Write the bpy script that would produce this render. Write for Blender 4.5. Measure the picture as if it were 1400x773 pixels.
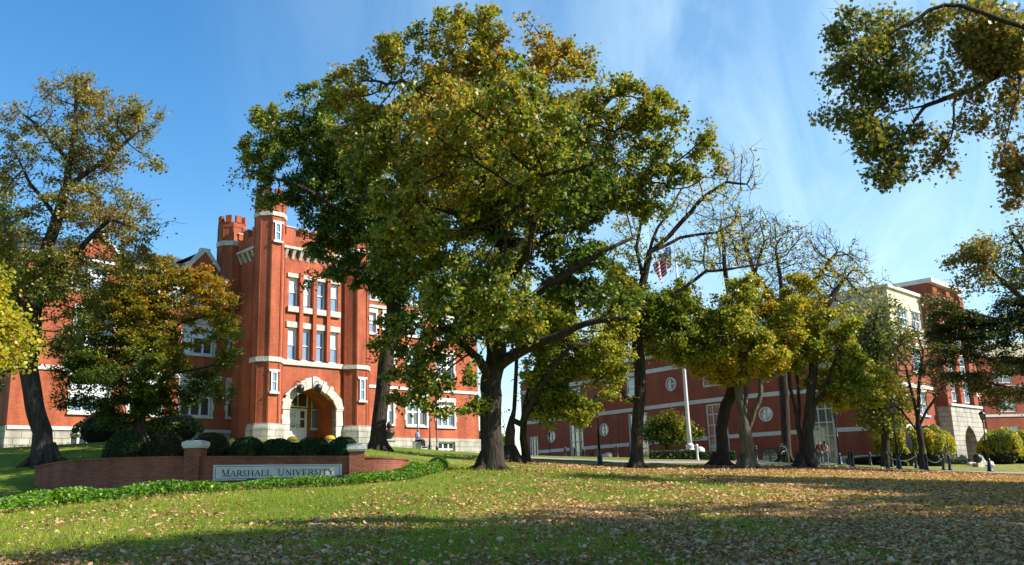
import bpy, math, random
import numpy as np
from mathutils import Vector, Matrix
random.seed(7); RNG = np.random.default_rng(7)
SC = bpy.context.scene; COL = SC.collection
for o in list(bpy.data.objects): bpy.data.objects.remove(o)
# ------------------------------------------------------------------ camera
FPX = 1222.0; PITCH = math.atan(278.5/FPX); ROLL = .034
_F = np.array([0, math.cos(PITCH), math.sin(PITCH)]); _U0 = np.array([0, -math.sin(PITCH), math.cos(PITCH)]); _R0 = np.array([1., 0, 0])
_R = math.cos(ROLL)*_R0-math.sin(ROLL)*_U0; _U = math.sin(ROLL)*_R0+math.cos(ROLL)*_U0; EYE = np.array([0, 0, 1.6])
def ray(px, py): return _F*FPX+(px-700)*_R+(386.5-py)*_U
def at(px, py, Y): d = ray(px, py); return EYE+d*(Y/d[1])
def proj(p): d = np.asarray(p)-EYE; return 700+FPX*(d@_R)/(d@_F), 386.5-FPX*(d@_U)/(d@_F)
cam = bpy.data.cameras.new('camera'); co = bpy.data.objects.new('camera', cam); COL.objects.link(co)
cam.sensor_width = 36; cam.lens = FPX/1400*36; cam.clip_end = 4000; cam.clip_start = .1
co.matrix_world = Matrix(((_R[0], _U[0], -_F[0], 0), (_R[1], _U[1], -_F[1], 0), (_R[2], _U[2], -_F[2], 1.6), (0, 0, 0, 1)))
SC.camera = co
# ------------------------------------------------------------------ light
SUN_AZ = math.radians(-9); SUN_EL = math.radians(37)      # azimuth measured from +X
sv = Vector((math.cos(SUN_AZ)*math.cos(SUN_EL), math.sin(SUN_AZ)*math.cos(SUN_EL), math.sin(SUN_EL)))
sl = bpy.data.lights.new('sun', 'SUN'); sl.energy = 5.0; sl.angle = math.radians(.5); sl.color = (1, .95, .86)
so = bpy.data.objects.new('sun', sl); COL.objects.link(so); so.rotation_euler = sv.to_track_quat('Z', 'Y').to_euler(); so.location = (60, -10, 60)
W = bpy.data.worlds.new('World'); SC.world = W; W.use_nodes = True; nt = W.node_tree; N = nt.nodes; L = nt.links
N.clear()
wo = N.new('ShaderNodeOutputWorld'); bg = N.new('ShaderNodeBackground'); sky = N.new('ShaderNodeTexSky')
sky.sky_type = 'NISHITA'; sky.sun_disc = False; sky.sun_elevation = SUN_EL; sky.sun_rotation = math.pi/2-SUN_AZ; sky.air_density = 1.15; sky.dust_density = .15; sky.ozone_density = 2.2
bg.inputs[1].default_value = .076
tc = N.new('ShaderNodeTexCoord'); mp = N.new('ShaderNodeMapping'); mp.inputs['Rotation'].default_value = (.2, -.75, .2); mp.inputs['Scale'].default_value = (3.6, 1.1, 1.5)
no = N.new('ShaderNodeTexNoise'); no.inputs['Scale'].default_value = 1.7; no.inputs['Detail'].default_value = 9; no.inputs['Roughness'].default_value = .58; no.inputs['Distortion'].default_value = .9
rp = N.new('ShaderNodeValToRGB'); rp.color_ramp.elements[0].position = .40; rp.color_ramp.elements[1].position = .80; rp.color_ramp.elements[0].color = (.26, .26, .26, 1)
sx = N.new('ShaderNodeSeparateXYZ'); mr = N.new('ShaderNodeMapRange'); mr.inputs[1].default_value = -.32; mr.inputs[2].default_value = .42; mr.inputs[3].default_value = .03; mr.inputs[4].default_value = 1.0
mu = N.new('ShaderNodeMath'); mu.operation = 'MULTIPLY'; mix = N.new('ShaderNodeMix'); mix.data_type = 'RGBA'
hs = N.new('ShaderNodeHueSaturation'); hs.inputs['Saturation'].default_value = 1.36; hs.inputs['Value'].default_value = 1.5
L.new(tc.outputs['Generated'], mp.inputs[0]); L.new(mp.outputs[0], no.inputs['Vector']); L.new(no.outputs[0], rp.inputs[0])
L.new(tc.outputs['Generated'], sx.inputs[0]); L.new(sx.outputs[0], mr.inputs[0]); L.new(mr.outputs[0], mu.inputs[1]); L.new(rp.outputs[0], mu.inputs[0])
L.new(sky.outputs[0], hs.inputs['Color']); L.new(hs.outputs[0], mix.inputs[6]); mix.inputs[7].default_value = (6.6, 8.8, 9.6, 1); L.new(mu.outputs[0], mix.inputs[0])
yr = N.new('ShaderNodeMapRange'); yr.inputs[1].default_value = -.1; yr.inputs[2].default_value = .35; L.new(sx.outputs[1], yr.inputs[0])
m2 = N.new('ShaderNodeMath'); m2.operation = 'MULTIPLY'; L.new(mu.outputs[0], m2.inputs[0]); L.new(yr.outputs[0], m2.inputs[1]); L.new(m2.outputs[0], mix.inputs[0])
L.new(mix.outputs[2], bg.inputs[0]); L.new(bg.outputs[0], wo.inputs[0])
SC.view_settings.view_transform = 'Standard'; SC.view_settings.look = 'None'; SC.view_settings.exposure = .90; SC.view_settings.gamma = 1
SC.render.engine = 'CYCLES'; SC.cycles.max_bounces = 6; SC.cycles.transparent_max_bounces = 8; SC.cycles.diffuse_bounces = 2
# ------------------------------------------------------------------ materials
def lin(c): return tuple((x/12.92 if x <= .04045 else ((x+.055)/1.055)**2.4) for x in [v/255 for v in c])
def pmat(name, col, rough=.8, spec=.3, var=0, vscale=1.5, bump=0, bscale=20, metal=0, col2=None, zs=1):
    m = bpy.data.materials.new(name); m.use_nodes = True; n = m.node_tree.nodes; l = m.node_tree.links; p = n['Principled BSDF']
    p.inputs['Base Color'].default_value = (*col, 1); p.inputs['Roughness'].default_value = rough; p.inputs['Specular IOR Level'].default_value = spec; p.inputs['Metallic'].default_value = metal
    if var or bump:
        t_ = n.new('ShaderNodeTexCoord'); t = n.new('ShaderNodeMapping'); t.inputs['Scale'].default_value = (1, 1, zs); l.new(t_.outputs['Object'], t.inputs[0])
        if var:
            a = n.new('ShaderNodeTexNoise'); a.inputs['Scale'].default_value = vscale; a.inputs['Detail'].default_value = 8; a.inputs['Roughness'].default_value = .65
            r = n.new('ShaderNodeValToRGB'); r.color_ramp.elements[0].position = .3; r.color_ramp.elements[1].position = .7
            c2 = col2 or tuple(min(1, c*(1+var)) for c in col); r.color_ramp.elements[0].color = (*[c*(1-var) for c in col], 1); r.color_ramp.elements[1].color = (*c2, 1)
            l.new(t.outputs[0], a.inputs['Vector']); l.new(a.outputs[0], r.inputs[0]); l.new(r.outputs[0], p.inputs['Base Color'])
        if bump:
            b = n.new('ShaderNodeTexNoise'); b.inputs['Scale'].default_value = bscale; b.inputs['Detail'].default_value = 6; q = n.new('ShaderNodeBump'); q.inputs['Strength'].default_value = bump; q.inputs['Distance'].default_value = .05
            l.new(t.outputs[0], b.inputs['Vector']); l.new(b.outputs[0], q.inputs['Height']); l.new(q.outputs[0], p.inputs['Normal'])
    return m
def brickmat(name, c1, c2, mortar, bw=.22, rh=.075, ms=.012, bump=.4, rough=.85, stain=.25, bias=0):
    m = bpy.data.materials.new(name); m.use_nodes = True; n = m.node_tree.nodes; l = m.node_tree.links; p = n['Principled BSDF']
    t = n.new('ShaderNodeTexCoord'); b = n.new('ShaderNodeTexBrick'); b.inputs['Scale'].default_value = 1; b.inputs['Brick Width'].default_value = bw; b.inputs['Row Height'].default_value = rh; b.inputs['Mortar Size'].default_value = ms; b.inputs['Mortar Smooth'].default_value = .3; b.inputs['Bias'].default_value = bias
    b.inputs['Color1'].default_value = (*c1, 1); b.inputs['Color2'].default_value = (*c2, 1); b.inputs['Mortar'].default_value = (*mortar, 1)
    a = n.new('ShaderNodeTexNoise'); a.inputs['Scale'].default_value = .45; a.inputs['Detail'].default_value = 9; a.inputs['Roughness'].default_value = .7
    r = n.new('ShaderNodeMapRange'); r.inputs[1].default_value = .3; r.inputs[2].default_value = .7; r.inputs[3].default_value = 1-stain; r.inputs[4].default_value = 1+stain*.5
    x = n.new('ShaderNodeMix'); x.data_type = 'RGBA'; x.blend_type = 'MULTIPLY'; x.inputs[0].default_value = 1
    mp_ = n.new('ShaderNodeMapping'); mp_.inputs['Scale'].default_value = (1, 1, .12); l.new(t.outputs['Object'], mp_.inputs[0]); a2 = n.new('ShaderNodeTexNoise'); a2.inputs['Scale'].default_value = 1.6; a2.inputs['Detail'].default_value = 7; l.new(mp_.outputs[0], a2.inputs['Vector'])
    r2 = n.new('ShaderNodeMapRange'); r2.inputs[1].default_value = .32; r2.inputs[2].default_value = .6; r2.inputs[3].default_value = 1-stain*.8; r2.inputs[4].default_value = 1.05; l.new(a2.outputs[0], r2.inputs[0]); mm = n.new('ShaderNodeMath'); mm.operation = 'MULTIPLY'; l.new(r.outputs[0], mm.inputs[0]); l.new(r2.outputs[0], mm.inputs[1])
    l.new(t.outputs['UV'], b.inputs['Vector']); l.new(t.outputs['Object'], a.inputs['Vector']); l.new(a.outputs[0], r.inputs[0]); l.new(b.outputs['Color'], x.inputs[6]); l.new(mm.outputs[0], x.inputs[7]); l.new(x.outputs[2], p.inputs['Base Color'])
    q = n.new('ShaderNodeBump'); q.inputs['Strength'].default_value = bump; q.inputs['Distance'].default_value = .01; q.invert = True; l.new(b.outputs['Fac'], q.inputs['Height']); l.new(q.outputs[0], p.inputs['Normal'])
    p.inputs['Roughness'].default_value = rough; p.inputs['Specular IOR Level'].default_value = .2
    return m
M = {}
M['brick_old'] = brickmat('orange_red_brick', (.50, .105, .042), (.38, .068, .027), (.38, .16, .09), stain=.36)
M['brick_new'] = brickmat('dark_red_brick', (.35, .078, .038), (.27, .055, .028), (.26, .10, .06), stain=.22)
M['brick_sign'] = brickmat('garden_wall_brick', (.36, .10, .055), (.24, .06, .035), (.25, .14, .095), bw=.21, rh=.07, ms=.012, bump=.6, stain=.35)
M['stone_block'] = brickmat('rough_limestone_blocks', (.52, .48, .40), (.42, .38, .31), (.22, .20, .17), bw=.95, rh=.42, ms=.025, bump=1, stain=.4)
M['stone'] = pmat('rough_limestone', (.55, .50, .42), .9, .2, .28, 2.2, .9, 9)
M['trim'] = pmat('smooth_limestone_trim', (.58, .55, .50), .85, .2, .12, 1.2, .2, 14)
M['cream'] = brickmat('cream_block', (.62, .54, .38), (.56, .49, .34), (.45, .40, .30), bw=.6, rh=.3, ms=.01, bump=.3, stain=.1)
M['white'] = pmat('white_paint', (.76, .77, .76), .5, .4, .06, 3)
M['blind'] = pmat('white_window_blind', (.74, .76, .78), .8, .2, .06, 5)
M['slate'] = pmat('dark_slate', (.05, .055, .065), .6, .4, .3, 6, .4, 30)
M['roof_grey'] = pmat('grey_roof_sheet', (.20, .18, .165), .8, .3, .15, 2)
M['black'] = pmat('black_iron', (.012, .013, .015), .38, .5, .3, 9, .1, 40)
M['metal_white'] = pmat('pale_pole_paint', (.66, .66, .66), .35, .5, .08, 2)
M['dark'] = pmat('foliage_core_shade', (.02, .02, .02), .9, .1, .2, 2)  # near-black colour standing in for shade inside shrubs and hedges
M['copper'] = pmat('weathered_pipe', (.30, .12, .08), .6, .4, .2, 4)
M['marble'] = pmat('pale_sign_marble', (.58, .55, .49), .5, .4, .16, 3.5, .1, 20)
M['sign_line'] = pmat('engraved_sign_line', (.10, .11, .12), .6, .3, .2, 20)
M['bark'] = pmat('brown_grey_bark', (.052, .040, .031), .95, .1, .6, 9, 1.6, 16, zs=.16)
M['bark_light'] = pmat('pale_grey_bark', (.12, .098, .072), .95, .1, .55, 9, 1.6, 16, zs=.16)
M['asphalt'] = pmat('pinkish_concrete', (.30, .25, .23), .9, .2, .2, 2.5, .2, 40)
M['mulch'] = pmat('reddish_mulch', (.13, .06, .04), .95, .1, .5, 12, .8, 30)
M['soil'] = pmat('dark_soil', (.05, .035, .025), .95, .1, .5, 12, .8, 30)
M['bronze'] = pmat('dark_bronze', (.03, .035, .033), .45, .5, .3, 8, .1, 30, .5)
def glassmat(name, c, rough=.06):
    m = bpy.data.materials.new(name); m.use_nodes = True; n = m.node_tree.nodes; l = m.node_tree.links; p = n['Principled BSDF']
    p.inputs['Base Color'].default_value = (*c, 1); p.inputs['Roughness'].default_value = rough; p.inputs['Specular IOR Level'].default_value = 1.0; p.inputs['IOR'].default_value = 1.7
    t = n.new('ShaderNodeTexCoord'); b = n.new('ShaderNodeTexNoise'); b.inputs['Scale'].default_value = 1.3; b.inputs['Detail'].default_value = 3; q = n.new('ShaderNodeBump'); q.inputs['Strength'].default_value = .25; q.inputs['Distance'].default_value = .04
    l.new(t.outputs['Object'], b.inputs['Vector']); l.new(b.outputs[0], q.inputs['Height']); l.new(q.outputs[0], p.inputs['Normal']); return m
M['glass'] = glassmat('dark_window_glass', (.035, .045, .05)); M['glass_blue'] = glassmat('painted_reflection_glass', (.16, .24, .34), .1); M['glass_dim'] = glassmat('grey_green_window_glass', (.10, .12, .10), .08)  # the blue variant's base colour paints a sky reflection into the panes
def leafmat(name, stops, trans=.42, rough=.45, spec=.4):
    m = bpy.data.materials.new(name); m.use_nodes = True; n = m.node_tree.nodes; l = m.node_tree.links; p = n['Principled BSDF']; out = n['Material Output']
    a = n.new('ShaderNodeAttribute'); a.attribute_name = 'tint'; r = n.new('ShaderNodeValToRGB'); e = r.color_ramp.elements
    e[0].position = stops[0][0]; e[0].color = (*stops[0][1], 1); e[1].position = stops[-1][0]; e[1].color = (*stops[-1][1], 1)
    for s, c in stops[1:-1]: q = e.new(s); q.color = (*c, 1)
    tr = n.new('ShaderNodeBsdfTranslucent'); mx = n.new('ShaderNodeMixShader'); mx.inputs[0].default_value = trans
    g = n.new('ShaderNodeMix'); g.data_type = 'RGBA'; g.blend_type = 'MULTIPLY'; g.inputs[0].default_value = 1; g.inputs[7].default_value = (1.5, 1.45, .7, 1)
    l.new(a.outputs['Fac'], r.inputs[0]); l.new(r.outputs[0], p.inputs['Base Color']); l.new(r.outputs[0], g.inputs[6]); l.new(g.outputs[2], tr.inputs[0])
    l.new(p.outputs[0], mx.inputs[1]); l.new(tr.outputs[0], mx.inputs[2]); l.new(mx.outputs[0], out.inputs[0])
    p.inputs['Roughness'].default_value = rough; p.inputs['Specular IOR Level'].default_value = spec
    return m
GD, GM, YG, YE, OR, BR = (.034, .066, .012), (.075, .135, .018), (.21, .24, .028), (.50, .38, .035), (.42, .19, .028), (.22, .11, .045)
M['leaf_main'] = leafmat('sweetgum_leaves', [(0, GD), (.28, GM), (.48, YG), (.68, (.33, .32, .035)), (.86, (.42, .28, .03)), (1, OR)])
M['leaf_green'] = leafmat('dark_green_leaves', [(0, (.022, .05, .012)), (.5, (.05, .10, .018)), (.85, YG), (1, (.3, .2, .03))])
M['leaf_yg'] = leafmat('yellow_green_leaves', [(0, GM), (.35, YG), (.7, (.36, .33, .035)), (1, YE)])
M['leaf_gold'] = leafmat('gold_and_green_leaves', [(0, GM), (.25, (.15, .20, .02)), (.5, (.34, .33, .03)), (.78, (.52, .40, .03)), (1, (.58, .22, .02))])
M['leaf_maple'] = leafmat('maple_leaves', [(0, (.045, .08, .012)), (.35, (.11, .15, .015)), (.6, (.25, .25, .025)), (.82, (.46, .24, .02)), (1, (.48, .13, .02))])
M['leaf_sparse'] = leafmat('brown_olive_leaves', [(0, (.05, .08, .02)), (.4, (.15, .17, .03)), (.7, (.32, .25, .05)), (1, (.26, .13, .05))])
M['leaf_yellow'] = leafmat('bright_yellow_leaves', [(0, YG), (.3, (.40, .36, .03)), (.8, (.62, .46, .03)), (1, (.6, .3, .03))])
M['leaf_dark'] = leafmat('evergreen_sprays', [(0, (.025, .045, .012)), (.5, (.06, .09, .018)), (.8, (.18, .17, .025)), (1, (.36, .22, .03))], .2)
M['leaf_box'] = leafmat('clipped_shrub_leaves', [(0, (.010, .022, .008)), (.7, (.024, .050, .010)), (1, (.08, .10, .02))], .12, .8, .1)
M['leaf_boxred'] = leafmat('bronzed_shrub_leaves', [(0, (.012, .022, .008)), (.5, (.04, .04, .012)), (1, (.12, .06, .03))], .12, .8, .1)
M['leaf_ivy'] = leafmat('ground_cover_leaves', [(0, (.04, .11, .010)), (.5, (.11, .24, .015)), (.93, (.26, .36, .03)), (1, (.45, .10, .02))], .3)
M['leaf_hedge'] = leafmat('low_hedge_leaves', [(0, (.015, .035, .008)), (.7, (.04, .075, .012)), (1, (.12, .15, .02))], .2)
M['grass'] = leafmat('grass_blades', [(0, (.07, .12, .012)), (.5, (.18, .235, .020)), (1, (.38, .37, .06))], .3, .7, .08)
M['litter'] = leafmat('fallen_leaves', [(0, (.22, .09, .045)), (.3, (.42, .22, .12)), (.62, (.66, .43, .24)), (.86, (.60, .31, .07)), (.93, (.48, .16, .03)), (1, (.30, .05, .02))], .15, .9, .04)
M['bloom'] = leafmat('yellow_mum_petals', [(0, (.7, .42, .01)), (1, (.85, .6, .02))], .2)
# ------------------------------------------------------------------ object helpers
def tag(o, label=None, cat=None, group=None, kind=None):
    if label: o['label'] = label
    if cat: o['category'] = cat
    if group: o['group'] = group
    if kind: o['kind'] = kind
    return o
def empty(name, loc=(0, 0, 0), rz=0, label=None, cat=None, group=None):
    o = bpy.data.objects.new(name, None); COL.objects.link(o); o.location = loc; o.rotation_euler = (0, 0, rz); o.empty_display_size = .2
    return tag(o, label, cat, group)
def copy_tree(o, parent=None):
    c = o.copy(); COL.objects.link(c); c.parent = parent
    for ch in [x for x in bpy.data.objects if x.parent == o]: copy_tree(ch, c)
    return c
class MB:
    def __init__(s): s.v = []; s.f = []
    def poly(s, pts):
        k = len(s.v); s.v += [tuple(map(float, p)) for p in pts]; s.f.append(tuple(range(k, k+len(pts))))
    def hexa(s, c):      # c: 8 corners, bottom 4 ccw then top 4
        k = len(s.v); s.v += [tuple(map(float, p)) for p in c]
        for q in ((3, 2, 1, 0), (4, 5, 6, 7), (0, 1, 5, 4), (1, 2, 6, 5), (2, 3, 7, 6), (3, 0, 4, 7)): s.f.append(tuple(k+i for i in q))
    def box(s, F, u0, u1, d0, d1, z0, z1, du=None):
        n = 1 if not du else max(1, int(math.ceil(abs(u1-u0)/du)))
        for i in range(n):
            a = u0+(u1-u0)*i/n; b = u0+(u1-u0)*(i+1)/n
            s.hexa([F(a, d1, z0), F(b, d1, z0), F(b, d0, z0), F(a, d0, z0), F(a, d1, z1), F(b, d1, z1), F(b, d0, z1), F(a, d0, z1)])
    def prism(s, ring, z0, z1, ring2=None):
        r2 = ring2 or ring; n = len(ring); k = len(s.v); s.v += [(p[0], p[1], z0) for p in ring]+[(p[0], p[1], z1) for p in r2]
        for i in range(n): j = (i+1) % n; s.f.append((k+i, k+j, k+n+j, k+n+i))
        s.f.append(tuple(k+n+i for i in range(n))); s.f.append(tuple(k+n-1-i for i in range(n)))
    def lathe(s, prof, c=(0, 0, 0), n=12, rot=0):
        k = len(s.v)
        for r, z in prof:
            for i in range(n): a = rot+2*math.pi*i/n; s.v.append((c[0]+r*math.cos(a), c[1]+r*math.sin(a), c[2]+z))
        for j in range(len(prof)-1):
            for i in range(n): q = (i+1) % n; s.f.append((k+j*n+i, k+j*n+q, k+(j+1)*n+q, k+(j+1)*n+i))
        s.f.append(tuple(k+(len(prof)-1)*n+i for i in range(n))); s.f.append(tuple(k+n-1-i for i in range(n)))
    def tube(s, pts, rad, n=6, cap=True):
        pts = [np.array(p, float) for p in pts]; k = len(s.v)
        if not hasattr(rad, '__len__'): rad = [rad]*len(pts)
        for i, p in enumerate(pts):
            d = pts[min(i+1, len(pts)-1)]-pts[max(i-1, 0)]; d = d/(np.linalg.norm(d)+1e-9)
            a = np.cross(d, (0, 0, 1) if abs(d[2]) < .9 else (1, 0, 0)) if i == 0 else a-(a@d)*d; a /= np.linalg.norm(a)+1e-9; b = np.cross(d, a)
            for j in range(n): t = 2*math.pi*j/n; q = p+rad[i]*(math.cos(t)*a+math.sin(t)*b); s.v.append(tuple(q))
        for i in range(len(pts)-1):
            for j in range(n): q = (j+1) % n; s.f.append((k+i*n+j, k+(i+1)*n+j, k+(i+1)*n+q, k+i*n+q))
        if cap: s.f.append(tuple(k+j for j in range(n))); s.f.append(tuple(k+(len(pts)-1)*n+n-1-j for j in range(n)))
    def build(s, name, mat, parent=None, smooth=False, uvs=None):
        me = bpy.data.meshes.new(name); me.from_pydata(s.v, [], s.f)
        if isinstance(mat, str): mat = M[mat]
        me.materials.append(mat)
        uv = me.uv_layers.new(name='UVMap').data; V = me.vertices
        for p in me.polygons:
            n = p.normal
            if abs(n.z) > .8: U = lambda c: (c.x, c.y)
            else:
                h = Vector((-n.y, n.x, 0)); h.normalize(); U = lambda c: (c.dot(h), c.z)
            for li in p.loop_indices: c = V[me.loops[li].vertex_index].co; uv[li].uv = U(c)
            if smooth: p.use_smooth = True
        o = bpy.data.objects.new(name, me); COL.objects.link(o)
        if parent: o.parent = parent
        return o
def facade(p0, ang):       # local frame: u along, d outward, z up
    c, s_ = math.cos(ang), math.sin(ang)
    return lambda u, d, z: (p0[0]+u*c+d*s_, p0[1]+u*s_-d*c, z)
def wall(mb, F, u0, u1, z0, z1, holes=(), d=0, reveal=.28, du=None):
    us = sorted({u0, u1, *[x for h in holes for x in h[:2] if u0 < x < u1]}); zs = sorted({z0, z1, *[x for h in holes for x in h[2:4] if z0 < x < z1]})
    if du:
        e = []
        for a, b in zip(us, us[1:]):
            n = max(1, int(math.ceil((b-a)/du))); e += [a+(b-a)*i/n for i in range(n)]
        us = e+[us[-1]]
    for a, b in zip(us, us[1:]):
        for p, q in zip(zs, zs[1:]):
            cu, cz = (a+b)/2, (p+q)/2
            if any(h[0] < cu < h[1] and h[2] < cz < h[3] for h in holes): continue
            mb.poly([F(a, d, p), F(b, d, p), F(b, d, q), F(a, d, q)])
    for h in holes:
        a, b, p, q = h[:4]; e = d-reveal
        mb.poly([F(a, d, p), F(a, d, q), F(a, e, q), F(a, e, p)]); mb.poly([F(b, d, q), F(b, d, p), F(b, e, p), F(b, e, q)])
        mb.poly([F(a, d, q), F(b, d, q), F(b, e, q), F(a, e, q)]); mb.poly([F(b, d, p), F(a, d, p), F(a, e, p), F(b, e, p)])
def window(parent, F, u0, u1, z0, z1, nx=1, rows=(.5,), blind=0, glass='glass', d=-.12, fw=.09, mw=.06, lintel=0, sill=0, surround=0, stone='trim', mat='white', out=.05, name='window', du=None):
    m = MB(); e = d-.07
    m.box(F, u0, u1, e, d, z1-fw, z1, du); m.box(F, u0, u1, e, d, z0, z0+fw, du); m.box(F, u0, u0+fw, e, d, z0+fw, z1-fw); m.box(F, u1-fw, u1, e, d, z0+fw, z1-fw)
    for i in range(1, nx): x = u0+(u1-u0)*i/nx; m.box(F, x-mw/2, x+mw/2, e, d+.004, z0+fw, z1-fw)
    for r in rows:
        z = z0+(z1-z0)*r
        for i in range(nx):
            a = u0+(u1-u0)*i/nx+mw/2; b = u0+(u1-u0)*(i+1)/nx-mw/2
            if i == 0: a = u0+fw
            if i == nx-1: b = u1-fw
            m.box(F, a, b, e, d-.004, z-mw/2, z+mw/2)
    w = m.build(name, mat, parent)
    g = MB(); g.box(F, u0+.02, u1-.02, e-.03, e-.01, z0+.02, z1-.02, du); g.build('pane', glass, w)
    if blind:
        b = MB(); x = MB
        for i in range(nx):
            bb = blind[i % len(blind)] if hasattr(blind, '__len__') else blind
            if bb > 0: a0 = u0+(u1-u0)*i/nx; a1 = u0+(u1-u0)*(i+1)/nx; b.box(F, a0+.05, a1-.05, e-.008, e+.004, z1-(z1-z0)*bb, z1-.03)
        if b.v: b.build('blind', 'blind', w)
    if lintel: b = MB(); b.box(F, u0-.18, u1+.18, -.1, out, z1+.002, z1+lintel); b.build('lintel', stone, w)
    if sill: b = MB(); b.box(F, u0-.15, u1+.15, -.12, out+.08, z0-sill, z0-.002); b.build('sill', stone, w)
    if surround:
        b = MB(); z = z0
        k = 0
        while z < z1-.05:
            h = min(.42, z1-z); ww = surround*(1.35 if k % 2 else .85); b.box(F, u0-ww, u0-.002, -.1, out, z+.004, z+h); b.box(F, u1+.002, u1+ww, -.1, out, z+.004, z+h); z += h; k += 1
        for sd in (0, 1):
            q = MB()
            for bi in range(sd, len(b.v)//8, 2): q.hexa([b.v[bi*8+j] for j in range(8)])
            q.build('surround', stone, w)
    return w
# ------------------------------------------------------------------ terrain (thin plate spline through surveyed points)
def gp(px, py, Y): p = at(px, py, Y); return [p[0], p[1], p[2]]
CT = [[0, 0, 0], [0, -12, -1], [-20, -5, -.4], [20, -5, -.8], gp(700, 773, 10.3), gp(0, 773, 12), gp(1400, 773, 10.1), gp(0, 701.6, 21), gp(197, 680, 25.5), gp(315, 673.6, 27), gp(460, 665, 28.4), gp(612, 641.5, 36),
      gp(700, 705, 20), gp(1000, 690, 22), gp(1400, 690, 20), gp(48, 672, 32.6), gp(670, 641, 35), gp(870, 642, 48), gp(1020, 642, 48.5), gp(1100, 640, 50), gp(1230, 642, 56), gp(1400, 652, 50), gp(1350, 643, 64), gp(1300, 633, 82),
      gp(1193, 634, 76), gp(944, 627, 60), gp(870, 633, 85), gp(724, 631, 103), gp(800, 633, 96), gp(650, 626, 76), gp(560, 617, 69), [-14.5, 64, 5.25], [-20, 60, 5.2], gp(20, 612, 52), gp(62, 640, 35), gp(517, 614, 45), gp(190, 604, 44), gp(400, 622, 36),
      gp(600, 640, 38.5), gp(560, 625, 47), gp(1100, 634, 68), gp(697, 632, 45), [-80, 20, 3], [90, 20, -1], [120, 90, 1.5], [-120, 90, 6], [0, 160, 5], [160, 250, 4], [-160, 250, 6], [0, -100, -3]]
CT = np.array(CT); _n = len(CT)
def _phi(r2): return .5*r2*np.log(r2+1e-9)
_d2 = ((CT[:, None, :2]-CT[None, :, :2])**2).sum(-1); _A = np.zeros((_n+3, _n+3)); _A[:_n, :_n] = _phi(_d2)+np.eye(_n)*6.0; _A[:_n, _n] = 1; _A[:_n, _n+1:] = CT[:, :2]; _A[_n, :_n] = 1; _A[_n+1:, :_n] = CT[:, :2].T
_w = np.linalg.solve(_A, np.concatenate([CT[:, 2], [0, 0, 0]]))
def terr(x, y):
    x = np.atleast_1d(np.asarray(x, float)); y = np.atleast_1d(np.asarray(y, float)); out = np.zeros(len(x))
    for a in range(0, len(x), 20000):
        X = x[a:a+20000]; Y = y[a:a+20000]; r2 = (X[:, None]-CT[None, :, 0])**2+(Y[:, None]-CT[None, :, 1])**2
        out[a:a+20000] = _phi(r2)@_w[:_n]+_w[_n]+_w[_n+1]*X+_w[_n+2]*Y
    far = np.clip((np.hypot(x, y-40)-150)/120, 0, 1); return out*(1-far)+3*far
def tz(x, y): return float(terr(x, y)[0])
def ground(px, Y, dz=0):                     # ground point below pixel column px at distance Y
    z = 2.5
    for _ in range(4):
        y = 386.5
        # find X so the ground point projects on px
        lo, hi = (px-700)/FPX*Y*.6-8, (px-700)/FPX*Y*1.4+8
        for _ in range(30):
            mid = (lo+hi)/2
            if proj((mid, Y, z))[0] < px: lo = mid
            else: hi = mid
        z = tz(lo, Y)
    return np.array([lo, Y, z+dz])
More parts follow.
